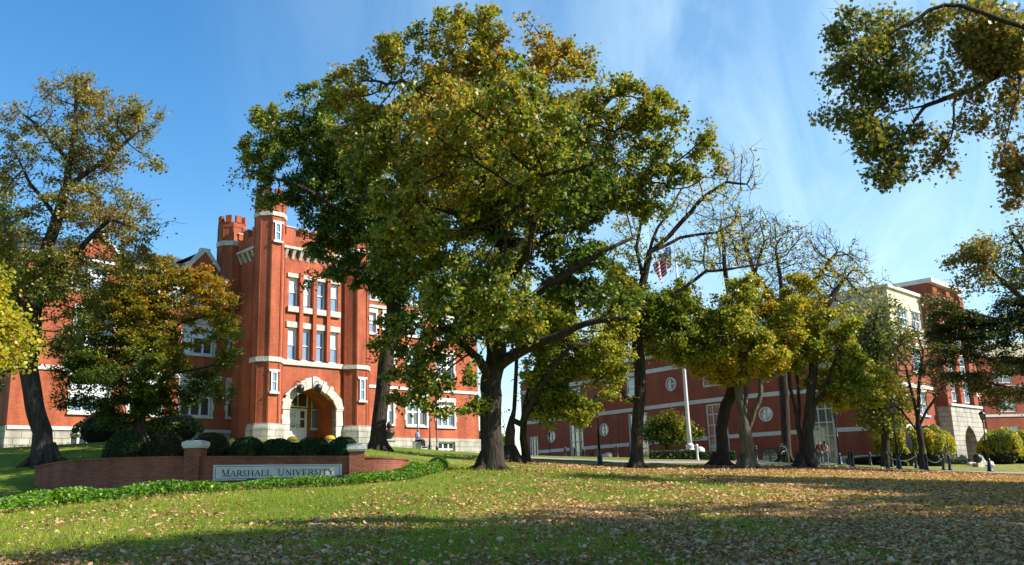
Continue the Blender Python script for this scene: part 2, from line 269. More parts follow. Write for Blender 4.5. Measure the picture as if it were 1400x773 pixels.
def ground_mesh():
    xs = np.unique(np.concatenate([np.linspace(-45, 60, 150), np.linspace(-200, 200, 60), np.array([-2500, -1200, -600, -300, 300, 600, 1200, 2500])])); ys = np.unique(np.concatenate([np.linspace(-20, 115, 160), np.linspace(-200, 300, 50), np.array([-2500, -1200, -500, 450, 700, 1200, 2500])]))
    X, Y = np.meshgrid(xs, ys); Z = terr(X.ravel(), Y.ravel()); nx, ny = len(xs), len(ys)
    me = bpy.data.meshes.new('lawn'); me.from_pydata(list(zip(X.ravel(), Y.ravel(), Z)), [], [(j*nx+i, j*nx+i+1, (j+1)*nx+i+1, (j+1)*nx+i) for j in range(ny-1) for i in range(nx-1)])
    for p in me.polygons: p.use_smooth = True
    m = bpy.data.materials.new('autumn_lawn'); m.use_nodes = True; n = m.node_tree.nodes; l = m.node_tree.links; p = n['Principled BSDF']; t = n.new('ShaderNodeTexCoord')
    def noise(s, det=4, ro=.6):
        a = n.new('ShaderNodeTexNoise'); a.inputs['Scale'].default_value = s; a.inputs['Detail'].default_value = det; a.inputs['Roughness'].default_value = ro; l.new(t.outputs['Object'], a.inputs['Vector']); return a
    a = noise(.5, 5); r = n.new('ShaderNodeValToRGB'); r.color_ramp.elements[0].position = .35; r.color_ramp.elements[1].position = .68; r.color_ramp.elements[0].color = (.085, .16, .012, 1); r.color_ramp.elements[1].color = (.19, .24, .025, 1); l.new(a.outputs[0], r.inputs[0])
    # scattered small leaves: voronoi cells
    v = n.new('ShaderNodeTexVoronoi'); v.inputs['Scale'].default_value = 9; l.new(t.outputs['Object'], v.inputs['Vector']); v.feature = 'F1'
    c1 = n.new('ShaderNodeMath'); c1.operation = 'LESS_THAN'; l.new(v.outputs['Distance'], c1.inputs[0])
    b = noise(.16, 4); sx = n.new('ShaderNodeSeparateXYZ'); l.new(t.outputs['Object'], sx.inputs[0])
    mr = n.new('ShaderNodeMapRange'); mr.inputs[1].default_value = -14; mr.inputs[2].default_value = 16; mr.inputs[3].default_value = .06; mr.inputs[4].default_value = .34; l.new(sx.outputs[0], mr.inputs[0])
    ml = n.new('ShaderNodeMath'); ml.operation = 'MULTIPLY_ADD'; l.new(b.outputs[0], ml.inputs[0]); ml.inputs[1].default_value = .34; l.new(mr.outputs[0], ml.inputs[2])
    sb = n.new('ShaderNodeMath'); sb.operation = 'SUBTRACT'; l.new(ml.outputs[0], sb.inputs[0]); sb.inputs[1].default_value = .10; l.new(sb.outputs[0], c1.inputs[1])
    cr = n.new('ShaderNodeValToRGB'); e = cr.color_ramp.elements; e[0].color = (.28, .17, .11, 1); e[1].color = (.50, .22, .05, 1); q = e.new(.5); q.color = (.5, .37, .22, 1)
    s2 = n.new('ShaderNodeSeparateColor'); l.new(v.outputs['Color'], s2.inputs[0]); l.new(s2.outputs[0], cr.inputs[0])
    x = n.new('ShaderNodeMix'); x.data_type = 'RGBA'; l.new(c1.outputs[0], x.inputs[0]); l.new(r.outputs[0], x.inputs[6]); l.new(cr.outputs[0], x.inputs[7])
    l.new(x.outputs[2], p.inputs['Base Color']); p.inputs['Roughness'].default_value = .95; p.inputs['Specular IOR Level'].default_value = .1
    f = noise(35, 3); q = n.new('ShaderNodeBump'); q.inputs['Strength'].default_value = 1; q.inputs['Distance'].default_value = .05; l.new(f.outputs[0], q.inputs['Height']); l.new(q.outputs[0], p.inputs['Normal'])
    me.materials.append(m); o = bpy.data.objects.new('lawn', me); COL.objects.link(o); o['kind'] = 'structure'
ground_mesh()
def strip(name, pts, widths, mat, lift, kind='structure', nseg=60):
    P = np.array(pts, float); s = np.concatenate([[0], np.cumsum(np.linalg.norm(np.diff(P, axis=0), axis=1))]); tt = np.linspace(0, s[-1], nseg); X = np.interp(tt, s, P[:, 0]); Y = np.interp(tt, s, P[:, 1]); Wd = np.interp(tt, s, widths)
    dx = np.gradient(X); dy = np.gradient(Y); ln = np.hypot(dx, dy); nx, ny = -dy/ln, dx/ln; m = MB(); K = 7; rows = []
    for k in range(K):
        f = (k/(K-1)-.5); rows.append((X+nx*Wd*f, Y+ny*Wd*f, terr(X+nx*Wd*f, Y+ny*Wd*f)+lift))
    for k in range(K-1):
        for i in range(nseg-1): m.poly([(rows[k][0][i], rows[k][1][i], rows[k][2][i]), (rows[k][0][i+1], rows[k][1][i+1], rows[k][2][i+1]), (rows[k+1][0][i+1], rows[k+1][1][i+1], rows[k+1][2][i+1]), (rows[k+1][0][i], rows[k+1][1][i], rows[k+1][2][i])])
    o = m.build(name, mat); o['kind'] = kind; return o
strip('path', [(-2, 56), (7, 54), (14, 54.5), (22, 56), (30, 57), (38, 56.5), (60, 55), (90, 52)], [2.2, 2.2, 2.4, 2.6, 3.2, 5, 6, 6], 'asphalt', .035)
strip('mulch_bed', [(9, 50.3), (13, 50.2), (18, 50.3), (24, 53)], [1.5, 2.6, 2.8, 1.2], 'mulch', .03)
strip('planting_bed', [ground(-60, 21)[:2], ground(60, 24.5)[:2], ground(197, 27)[:2], ground(315, 28.4)[:2], ground(460, 29)[:2], ground(545, 30.8)[:2], ground(606, 36)[:2]], [2.6, 2.6, 2.6, 2.2, 1.5, 1.5, 1.2], 'soil', .03)
# ------------------------------------------------------------------ leaf meshes
SHAPES = {'quad': [(-.5, 0), (0, -.38), (.5, 0), (0, .38)],
          'star': [(0, -.5), (.14, -.22), (.48, -.28), (.26, .02), (.46, .34), (.15, .24), (0, .55), (-.15, .24), (-.46, .34), (-.26, .02), (-.48, -.28), (-.14, -.22)],
          'hexa': [(-.5, 0), (-.2, -.34), (.25, -.30), (.5, .05), (.2, .33), (-.22, .30)],
          'blade': [(-.06, -.5), (.06, -.5), (0, .5)]}
def leaves(name, pos, size, tint, mat, parent=None, shape='quad', up=.6, outward=None, fold=.25, normals=None, axis=None):
    n = len(pos); T = np.array(SHAPES[shape]); k = len(T)
    if normals is None:
        nn = RNG.normal(size=(n, 3)); nn[:, 2] += up
        if outward is not None: nn += outward
    else: nn = normals
    nn /= np.linalg.norm(nn, axis=1)[:, None]+1e-9
    a = RNG.normal(size=(n, 3)) if axis is None else axis; a = a-(a*nn).sum(1)[:, None]*nn; a /= np.linalg.norm(a, axis=1)[:, None]+1e-9; b = np.cross(nn, a)
    sz = np.asarray(size)*np.ones(n)
    V = pos[:, None, :]+sz[:, None, None]*(T[None, :, 0, None]*b[:, None, :]+T[None, :, 1, None]*a[:, None, :]+fold*np.abs(T[None, :, 0, None])*nn[:, None, :])
    me = bpy.data.meshes.new(name); me.vertices.add(n*k); me.loops.add(n*k); me.polygons.add(n)
    me.vertices.foreach_set('co', V.astype(np.float32).ravel()); me.loops.foreach_set('vertex_index', np.arange(n*k, dtype=np.int32)); me.polygons.foreach_set('loop_start', np.arange(0, n*k, k, dtype=np.int32))
    at_ = me.attributes.new('tint', 'FLOAT', 'POINT'); at_.data.foreach_set('value', np.repeat(np.clip(tint, 0, 1), k).astype(np.float32))
    me.update(calc_edges=True); me.materials.append(M[mat]); o = bpy.data.objects.new(name, me); COL.objects.link(o)
    if parent: o.parent = parent
    return o
_ph = np.random.default_rng(3).normal(size=(12, 3)); _po = np.random.default_rng(4).uniform(0, 6.28, 12)
def clump(P, s):                                  # cheap smooth noise ~[-1,1]
    v = np.zeros(len(P))
    for i in range(12): v += np.sin(P@_ph[i]/s+_po[i])
    return v/4.2
# ------------------------------------------------------------------ trees: space colonisation from drawn limbs through crown volumes
def grow(A, nodes, par, D, dk, iters=140, maxn=16000, rng=RNG, jit=.18, trop=0):
    nodes = [np.array(x, float) for x in nodes]; par = list(par); A = A.copy()
    NN = np.array(nodes); near = np.zeros(len(A), int); dist = np.full(len(A), 1e9)
    for i in range(0, len(NN), 200):
        d = np.linalg.norm(A[:, None]-NN[None, i:i+200], axis=2); j = d.argmin(1); m = d[np.arange(len(A)), j]; u = m < dist; near[u] = j[u]+i; dist[u] = m[u]
    nch = {}; stall = np.zeros(len(A), int)
    for it in range(iters):
        if len(A) == 0 or len(nodes) > maxn: break
        di = A-np.array(nodes)[near]; ln = np.linalg.norm(di, axis=1)[:, None]+1e-9; di = di/ln; uq, inv = np.unique(near, return_inverse=True); S = np.zeros((len(uq), 3)); np.add.at(S, inv, di)
        S = S/(np.linalg.norm(S, axis=1)[:, None]+1e-6)+rng.normal(scale=jit, size=S.shape)+np.array([0, 0, trop]); S /= np.linalg.norm(S, axis=1)[:, None]+1e-9
        new = []
        for q, s in zip(uq, S):
            if nch.get(q, 0) >= 4: continue
            nch[q] = nch.get(q, 0)+1; new.append((q, nodes[q]+D*s))
        if not new: break
        base = len(nodes)
        for q, p in new: nodes.append(p); par.append(int(q))
        NW = np.array([p for _, p in new]); d = np.linalg.norm(A[:, None]-NW[None], axis=2); j = d.argmin(1); m = d[np.arange(len(A)), j]; u = m < dist-1e-4
        near[u] = j[u]+base; dist[u] = m[u]; stall[~u] += 1; stall[u] = 0
        keep = (dist > dk) & (stall < 4); A = A[keep]; near = near[keep]; dist = dist[keep]; stall = stall[keep]
    return np.array(nodes), par
def make_tree(name, label, cat, base, limbs, blobs, leafmat_='leaf_main', nleaf=20000, lsize=.2, D=.4, natt=900, rbase=.4, rtip=.012, bark='bark', shape='quad', lr=(), hollow=0, clump_=(1.1, .9), jit=.15, trop=0, gap=.0, tint=(.45, .22, .15), sigma=.32, up=.6, group=None, twigs=0, flat=0, seed=1, droop=0, flare=.7, tintz=0, zt=(6, 18), thin=8, gscale=1.6):
    """base: world point; limbs: lists of world points, the first is the trunk starting at base; blobs: (centre, radii, leafiness)"""
    rng = np.random.default_rng(seed); root = empty(name, base, 0, label, cat, group); B = np.array(base, float)
    nodes = []; par = []; rmin = []
    for li, lm in enumerate(limbs):
        P = [np.array(p, float) for p in lm]
        if li == 0: prev = -1
        else:
            dd = [np.linalg.norm(np.array(q)-P[0]) for q in nodes]; prev = int(np.argmin(dd)); P = [nodes[prev]]+([P[0]] if dd[prev] > D*.9 else [])+P[1:]
        st0 = len(nodes)
        for a, b in zip(P, P[1:]):
            n = max(1, int(round(np.linalg.norm(b-a)/D))); perp = rng.normal(size=3)*D*.10
            for i in range(0 if prev == -1 else 1, n+1):
                p = a+(b-a)*i/n+(perp*math.sin(math.pi*i/n) if li or i else 0); nodes.append(p); par.append(prev); prev = len(nodes)-1; rmin.append(0)
        if li < len(lr) and lr[li]: 
            kk = len(nodes)-st0
            for i in range(kk): rmin[st0+i] = lr[li]*(1-.72*i/kk)
    rm = np.array(rmin, float)
    tot = sum(np.prod(b[1])**.8 for b in blobs); A = []; LF = []; 
    for c, r, lf, *dn in blobs:
        k = max(8, int(natt*np.prod(r)**.8/tot*(dn[0] if dn else 1))); q = rng.normal(size=(k, 3)); q /= np.linalg.norm(q, axis=1)[:, None]; q *= rng.uniform(.0, 1, k)[:, None]**(.42); A.append(np.array(c)+q*np.array(r))
    A = np.concatenate(A)
    if hollow:
        CC = np.array([b[0] for b in blobs]); RR = np.array([b[1] for b in blobs]); ins = (((A[:, None]-CC[None])/(RR[None]*.78))**2).sum(2) < 1; A = A[(ins.sum(1) <= 1) | (rng.random(len(A)) > hollow)]
    if gap: A = A[clump(A+seed*7.1, gscale)+rng.normal(scale=.2, size=len(A)) > -1+gap]
    if flat: A[:, 2] = np.where(rng.random(len(A)) < .8, np.round(A[:, 2]/flat)*flat+rng.normal(scale=flat*.10, size=len(A)), A[:, 2])
    NN, PR = grow(A, nodes, par, D, D*1.15, rng=rng, jit=jit, trop=trop)
    n = len(NN); tips = np.zeros(n); ch = [[] for _ in range(n)]
    for i in range(n):
        if PR[i] >= 0: ch[PR[i]].append(i)
    for i in range(n-1, -1, -1):
        if not ch[i]: tips[i] = 1
        if PR[i] >= 0: tips[PR[i]] += tips[i]
    e = math.log(max(tips[0], 3))/math.log(rbase/rtip); rad = rtip*tips**(1/e); rad[:len(rm)] = np.maximum(rad[:len(rm)], rm)
    hz = NN[:, 2]-B[2]; rad = rad*(1+flare*np.exp(-np.clip(hz, 0, 9)/.45))*(np.where(hz < 0, 1.0, 1))
    NL = NN-B; mb = MB()
    def chain(start, first):
        pts = [NL[start]]; rr = [min(rad[start], rad[first]*1.35)]; i = first
        while True:
            pts.append(NL[i]); rr.append(rad[i])
            if not ch[i]: break
            c = sorted(ch[i], key=lambda q: -tips[q])
            for q in c[1:]: stack.append((i, q))
            i = c[0]
        k = 12 if rr[0] > .2 else 7 if rr[0] > .07 else 5 if rr[0] > .03 else 3; mb.tube(pts, rr, k, cap=k > 5)
    stack = [(0, ch[0][0])]+[(0, q) for q in ch[0][1:]]
    while stack: a, b = stack.pop(); chain(a, b)
    thinn = np.where(tips <= thin)[0]
    if twigs:
        for i in rng.choice(thinn, int(len(thinn)*twigs)):
            d0 = NL[i]-NL[PR[i]] if PR[i] >= 0 else np.array([0, 0, 1.]); d0 /= np.linalg.norm(d0)+1e-9; d1 = d0*.8+rng.normal(scale=.5, size=3)+np.array([0, 0, .25]); d1 /= np.linalg.norm(d1); ln = D*rng.uniform(.8, 2.0); m1 = NL[i]+d1*ln*.5+rng.normal(scale=.04, size=3)
            mb.tube([NL[i], m1, m1+(d1+rng.normal(scale=.35, size=3))*ln*.5], [rtip*.9, rtip*.7, rtip*.4], 3, cap=False)
    if rbase > .3:
        for k in range(7):
            a = 2*math.pi*k/7+rng.normal()*.3; r0 = rad[0]; L0 = r0*rng.uniform(1.3, 1.9); dx, dy = math.cos(a), math.sin(a); gz = tz(B[0]+dx*L0, B[1]+dy*L0)-B[2]
            mb.tube([(dx*r0*.3, dy*r0*.3, .55+r0*.4), (dx*r0*.75, dy*r0*.75, .22), (dx*L0*.75, dy*L0*.75, gz*.7+.02), (dx*L0, dy*L0, gz-.1)], [r0*.30, r0*.30, r0*.20, r0*.08], 7)
    mb.build('trunk', bark, root, smooth=True)
    cw = np.zeros(len(thinn)); 
    C = np.array([b[0] for b in blobs]); Rr = np.array([b[1] for b in blobs]); LFv = np.array([b[2] for b in blobs])
    dd = (((NN[thinn][:, None]-C[None])/Rr[None])**2).sum(2); lf = LFv[dd.argmin(1)]
    cw = lf*np.where(dd.min(1) < 2.2, 1, .25)*(1+.0*cw); lim = np.array([lf_ for lf_ in cw])
    cw = cw*np.clip(1+clump_[0]*clump(NN[thinn]*1.0+seed, clump_[1]), .04, 4)
    if cw.sum() > 0 and nleaf:
        pick = rng.choice(thinn, nleaf, p=cw/cw.sum()); pos = NL[pick]+rng.normal(scale=sigma, size=(nleaf, 3))*np.array([1, 1, .45 if flat else .8])
        pos[:, 2] -= droop*rng.random(nleaf); W_ = pos+B
        t = tint[0]+tint[1]*clump(W_+seed, 2.2)+tint[2]*rng.normal(size=nleaf)*1.3+tintz*((W_[:, 2]-zt[0])/(zt[1]-zt[0])-.5)
        leaves('crown', pos, lsize*rng.uniform(.5, 1.45, nleaf), t, leafmat_, root, shape, up)
    return root
def PX(px, py, Y): return at(px, py, Y)
def pblobs(Y0, L_):
    o = []
    for b in L_:
        px, py, rx, ry, lf = b[:5]; dy = b[5] if len(b) > 5 else 0; dep = b[6] if len(b) > 6 else .9
        Y = Y0+dy; s = Y/FPX; o.append((at(px, py, Y), np.array([rx*s, max(rx, ry)*s*dep, ry*s]), lf))
    return o
def plimb(Y0, pts): return [at(p[0], p[1], Y0+(p[2] if len(p) > 2 else 0)) for p in pts]
# ------------------------------------------------------------------ old hall with castle tower
HA = math.radians(46); HO = np.array([-14.5628, 65.0, 0]); tv = np.array([math.cos(HA), math.sin(HA), 0]); bv = np.array([-math.sin(HA), math.cos(HA), 0])
def uz(px, py, v=0, O=HO):
    d = ray(px, py); o = EYE-O-bv*v; s = -(o@bv)/(d@bv); p = o+s*d; return float(p@tv), float(p[2])
hall = empty('brick_hall', tuple(HO), HA, 'old orange-red brick hall with castle-like entrance tower, battlements and arched stone doorway', 'building')
F0 = facade((0, 0), 0)
def FV(v): return facade((0, v), 0)
def rect(px0, py0, px1, py1, v): u0, z1 = uz(px0, py0, v); u1, z0 = uz(px1, py1, v); return u0, u1, z0, z1
# tower front wall with arch
UL, UR = -3.1, 2.6; ARC, AHW, AZS, AZP = -.22, 1.95, 7.55, 9.05
def arch_z(s): s = min(1, abs(s)); return AZS+(AZP-AZS)*(.72*math.sqrt(max(0, 1-s*s))+.28*(1-s))
w1 = [(-2.36, -1.62), (-1.26, -.5), (-.06, .72), (1.12, 1.88)]
holes = []
for a, b in w1: holes += [(a, b, 10.95, 13.3), (a, b, 14.85, 17.0)]
mb = MB(); wall(mb, F0, UL, UR, 10.6, 18.9, holes, reveal=.22)
us = np.linspace(ARC-AHW, ARC+AHW, 33)
wall(mb, F0, UL, ARC-AHW, 4.2, 10.6, ()); wall(mb, F0, ARC+AHW, UR, 4.2, 10.6, ())
for a, b in zip(us, us[1:]):
    za, zb = arch_z((a-ARC)/AHW), arch_z((b-ARC)/AHW); mb.poly([F0(a, 0, za), F0(b, 0, zb), F0(b, 0, 10.6), F0(a, 0, 10.6)])
mb.build('tower_wall', 'brick_old', hall)
# porch inside the arch
PD = 2.3; mb = MB()
for a, b in zip(us, us[1:]): za, zb = arch_z((a-ARC)/AHW), arch_z((b-ARC)/AHW); mb.poly([F0(a, 0, za), F0(a, -PD, za), F0(b, -PD, zb), F0(b, 0, zb)])
for u in (us[0], us[-1]): mb.poly([F0(u, 0, 4.6), F0(u, -PD, 4.6), F0(u, -PD, arch_z(1)), F0(u, 0, arch_z(1))])
FP = FV(PD); dr = rect(394.8, 558, 419.5, 604, PD); tr = rect(393, 536, 419.5, 557.5, PD); nw = rect(426, 539, 436, 587, PD)
wall(mb, FP, -3.4, 2.9, 4.6, 9.3, [(dr[0]-.05, dr[1]+.05, dr[2]-.3, tr[3]), (nw[0], nw[1], nw[2], nw[3])], reveal=.15); mb.build('porch', 'brick_old', hall)
mb = MB(); mb.box(FP, -3.4, 2.9, 0, PD-.003, 4.6, 4.98); mb.box(F0, -3, 2.5, .003, .5, 4.3, 4.85); mb.box(F0, -3.1, 2.6, .5, 1.0, 4.2, 4.7); mb.build('step', 'stone', hall)
dm = .5*(dr[0]+dr[1])
for a, b in ((dr[0], dm-.01), (dm+.01, dr[1])):
    m = MB(); fr = .2; z0, z1 = dr[2], dr[3]; z0 = max(z0, 5.0)
    h = z1-z0; m.box(FP, a, a+fr, -.1, -.03, z0, z1); m.box(FP, b-fr, b, -.1, -.03, z0, z1); m.box(FP, a+fr, b-fr, -.1, -.03, z0, z0+h*.42); m.box(FP, a+fr, b-fr, -.1, -.03, z1-.18, z1); m.box(FP, a+fr, b-fr, -.1, -.035, z0+h*.66, z0+h*.70)
    d_ = m.build('door', 'white', hall); g = MB(); g.box(FP, a+fr, b-fr, -.09, -.07, z0+h*.42, z1-.18); g.build('pane', 'glass', d_)
    m = MB(); hx = b-.1 if a == dr[0] else a+.1; m.tube([FP(hx, .0, z0+.95), FP(hx, .04, z0+1.0), FP(hx, .04, z0+1.25), FP(hx, 0, z0+1.3)], .02, 5); m.build('handle', 'black', d_)
window(hall, FP, dr[0]-.05, dr[1]+.05, tr[2], tr[3], 2, (), glass='glass', d=-.03, fw=.08, name='transom_window')
window(hall, FP, nw[0], nw[1], nw[2], nw[3], 1, (.55,), glass='glass_blue', d=-.03, sill=.1, name='window')
# voussoirs and jamb stones
mb = MB(); rr = random.Random(3)
z = 4.9
while z < AZS-.05:
    h = min(.36, AZS-z)
    for sg in (-1, 1):
        ww = .48+rr.random()*.22; a = ARC+sg*AHW; b = a+sg*ww; mb.box(F0, min(a, b), max(a, b), -.35, .13+rr.random()*.08, z+.008, z+h-.008)
    z += h
NV = 25
def ap(i, off):
    t = math.pi*(1-i/NV); s = math.cos(t); x = ARC+s*AHW; zz = arch_z(s); nx, nz = math.cos(t)*1.0, math.sin(t)*(.8+.35*(1-abs(s))); return x+nx*off, zz+nz*off
for i in range(NV):
    off = .56+rr.random()*.2; (ax, az), (bx, bz) = ap(i+.04, 0), ap(i+.96, 0); (cx, cz), (dx, dz) = ap(i+.96, off), ap(i+.04, off); pr = .14+rr.random()*.1
    mb.hexa([F0(bx, pr, bz), F0(ax, pr, az), F0(ax, -.35, az), F0(bx, -.35, bz), F0(cx, pr, cz), F0(dx, pr, dz), F0(dx, -.3, dz), F0(cx, -.3, cz)])
mb.build('arch_stones', 'stone', hall)
# windows between pilasters, with rough stone lintels and sills
for i, (a, b) in enumerate(w1):
    window(hall, F0, a, b, 10.95, 13.3, 1, (.47,), blind=(.52 if i in (0, 3) else .08), glass='glass_blue', d=-.1, fw=.07, lintel=.42, out=.10, stone='stone')
    window(hall, F0, a, b, 14.85, 17.0, 1, (.5,), blind=(.5 if i in (0, 3) else .06 if i == 2 else .9), glass='glass_blue', d=-.1, fw=.07, lintel=.3, sill=.42, out=.12, stone='stone')
for u in (-1.44, -.28, .92): mb = MB(); mb.box(F0, u-.15, u+.15, .003, .26, 11.0, 17.35); mb.build('pilaster', 'brick_old', hall)
mb = MB(); mb.box(F0, UL, UR, .002, .15, 10.58, 10.92); mb.build('stone_band', 'stone', hall)
# cornice, corbels, battlements round the tower (front, left side, right side)
TD = 9.0
def battlement(F, L, zc=18.9, n=5):
    m = MB(); m.box(F, 0, L, -.3, .34, zc+.32, zc+1.15); nm = n
    for i in range(nm):
        c = L*(i+.5)/nm; m.box(F, c-.36, c+.36, -.28, .32, zc+1.15, zc+1.75)
    m.build('battlement', 'brick_old', hall); m = MB(); m.box(F, 0, L, -.1, .46, zc+.14, zc+.318)
    for i in range(nm): c = L*(i+.5)/nm; m.box(F, c-.4, c+.4, -.32, .38, zc+1.752, zc+1.83)
    m.build('coping', 'stone', hall); m = MB(); k = int(L/.62)
    for i in range(k):
        c = L*(i+.5)/k; m.hexa([F(c-.12, .05, zc-.55), F(c+.12, .05, zc-.55), F(c+.12, .002, zc-.55), F(c-.12, .002, zc-.55), F(c-.12, .40, zc+.13), F(c+.12, .40, zc+.13), F(c+.12, .002, zc+.13), F(c-.12, .002, zc+.13)])
    m.build('corbels', 'stone', hall)
battlement(facade((UL, 0), 0), UR-UL, n=5)
FSL = facade((-4.2, 4.6), -math.pi/2); battlement(FSL, 4.0, n=3)
FSR = facade((3.4, 0), math.pi/2); battlement(FSR, 8.5, n=6)
mb = MB(); wall(mb, FSL, -4.4, 4.3, 4.2, 19.3, ()); wall(mb, FSR, 0, TD, 4.2, 19.3, ()); wall(mb, facade((3.4, TD), math.pi), 0, 7.6, 4.2, 19.3, ()); mb.poly([(-4.2, 0, 19.0), (3.4, 0, 19.0), (3.4, TD, 19.0), (-4.2, TD, 19.0)]); mb.build('tower_wall', 'brick_old', hall)
# octagonal corner piers
def pier(cu, cv, r, zt, belts, slits, z0=4.2, taper=True):
    R8 = r/math.cos(math.pi/8)
    def ring(k): return [(cu+R8*k*math.cos(math.pi/8+i*math.pi/4), cv+R8*k*math.sin(math.pi/8+i*math.pi/4)) for i in range(8)]
    m = MB(); m.prism(ring(1), z0, zt-.9)
    m.prism(ring(1.04), zt-.9, zt-.55)
    for i in range(8):
        a = i*math.pi/4; c, s = math.cos(a), math.sin(a); F = facade((cu+c*r, cv+s*r), a+math.pi/2)
        hw = r*math.tan(math.pi/8)
        m.box(F, -hw*.5-.02, hw*.5+.02, -.16, .08, zt-.55, zt)          # merlons
        m.box(F, hw*.86, hw*1.0, -.0, .05, z0, zt-.93); m.box(F, -hw*1.0, -hw*.86, -.0, .05, z0, zt-.93)
    p = m.build('corner_pier', 'brick_old', hall)
    for zb, h in belts: m = MB(); m.prism(ring(1.10), zb, zb+h); m.build('stone_band', 'stone', p)
    for (z0_, z1_) in slits:
        F = facade((cu, cv-r), 0); window(p, F, -.24, .24, z0_, z1_, 1, (.5,), glass='glass_blue', d=.115, fw=.07, sill=.14, lintel=.16, out=.13, stone='trim')
    return p
pier(-3.88, .25, 1.0, 23.2, [(10.6, .34), (21.15, .3)], [(7.9+.6, 9.9), (19.3, 20.6)])
pier(3.5, .25, 1.12, 21.6, [(10.55, .3), (19.6, .3)], [(8.2, 9.8)])
pier(-4.55, 4.6, .92, 22.1, [(19.75, .36)], [], z0=15)
for cu, r in ((-3.88, 1.22), (3.6, 1.34)):
    m = MB(); R8 = r/math.cos(math.pi/8); ring = [(cu+R8*math.cos(math.pi/8+i*math.pi/4), .2+R8*math.sin(math.pi/8+i*math.pi/4)) for i in range(8)]; r2 = [(cu+(x-cu)*.93, .2+(y-.2)*.93) for x, y in ring]; m.prism(ring, 4.2, 6.05); m.prism(ring, 6.05, 6.35, r2); m.build('pier_base', 'stone_block', hall)
for a_, b_ in (((4.85, .9, 5), (4.85, .9, 17.5)), ((-4.75, 3.5, 12), (-4.75, 3.5, 16))): m = MB(); m.tube([a_, b_], .065, 6); m.build('downpipe', 'copper', hall)
# ---- wings
def wing_win(F, v, pxs, z0, z1, nx, blind, glass='glass_blue', surround=.0, lintel=.25, row=.5): 
    a = uz(pxs[0], pxs[2], v)[0]; b = uz(pxs[1], pxs[2], v)[0]; return (a, b, z0, z1, nx, blind, glass, surround, lintel, row)
WV = 4.5; FW = FV(WV)
ww = []
for a, b in ((-22.5, -20.1), (-19.2, -16.9)): pass
G = [(-15.35, -12.95, 3), (-11.6, -9.4, 3), (-8.0, -5.75, 3), (-4.45, -2.5, 3)]
for a, b, k in G:
    ww.append((a, b, 7.15, 9.6, k)); ww.append((a, b, 11.55, 13.75, k))
for a in (-15.8, -14.6, -12.2, -11.0, -9.2, -7.9, -6.6): ww.append((a, a+.95, 15.15, 16.9, 1))
ww.append((-3.75, -2.95, 14.8, 16.3, 1))
for a, b in ((-15.2, -12.9), (-11.5, -9.5), (-8.0, -5.8)): ww.append((a, b, 5.0, 5.75, 4))
mb = MB(); wall(mb, FW, -18.9, -2.6, 6.2, 17.2, [w for w in ww if w[2] > 6.2], reveal=.25)
FWL = facade((-18.9, WV+14), -math.pi/2); wall(mb, FWL, 0, 14, 6.2, 17.2, ())
wall(mb, facade((-2.6, WV+14), math.pi), 0, 16.3, 4, 17.2, ())
# gables
for gu, gw, gh in ((-6.7, 1.9, 1.9), (-14.2, 2.2, 1.7)):
    mb.poly([FW(gu-gw, .02, 17.2), FW(gu+gw, .02, 17.2), FW(gu+gw*.15, .02, 17.2+gh), FW(gu-gw*.15, .02, 17.2+gh)]); mb.poly([FW(gu-gw*.15, .02, 17.2+gh), FW(gu+gw*.15, .02, 17.2+gh), FW(gu+gw*.15, -5, 17.2+gh), FW(gu-gw*.15, -5, 17.2+gh)])
mb.build('west_wing_wall', 'brick_old', hall)
mb = MB(); wall(mb, FW, -19.0, -2.6, 3.5, 6.2, [w for w in ww if w[2] < 6.2], d=.12, reveal=.35); wall(mb, facade((-19.02, WV+14), -math.pi/2), 0, 14.1, 3.5, 6.2, (), d=0); mb.poly([FW(-19, .12, 6.2), FW(-2.6, .12, 6.2), FW(-2.6, 0, 6.2), FW(-19, 0, 6.2)]); mb.build('stone_base', 'stone_block', hall)
for bb in ((-18.92, -5.0, .002, .1, 9.75, 10.05), (-18.92, -2.6, .125, .2, 6.0, 6.22)): mb = MB(); mb.box(FW, *bb); mb.build('stone_band', 'trim', hall)
for i, w in enumerate(ww):
    if w[4] == 4: window(hall, FW, *w[:4], 4, (), glass='glass', d=-.12, fw=.12, mw=.14)
    else: window(hall, FW, *w[:4], w[4], (.55,), blind=([.6, .1, .45][i % 3]), glass='glass' if i % 3 else 'glass_blue', d=-.1, fw=.1, mw=.13 if w[4] > 1 else .06, lintel=.4 if w[2] < 15 else .3, sill=.16, surround=.16 if w[4] > 1 else .1, out=.07)
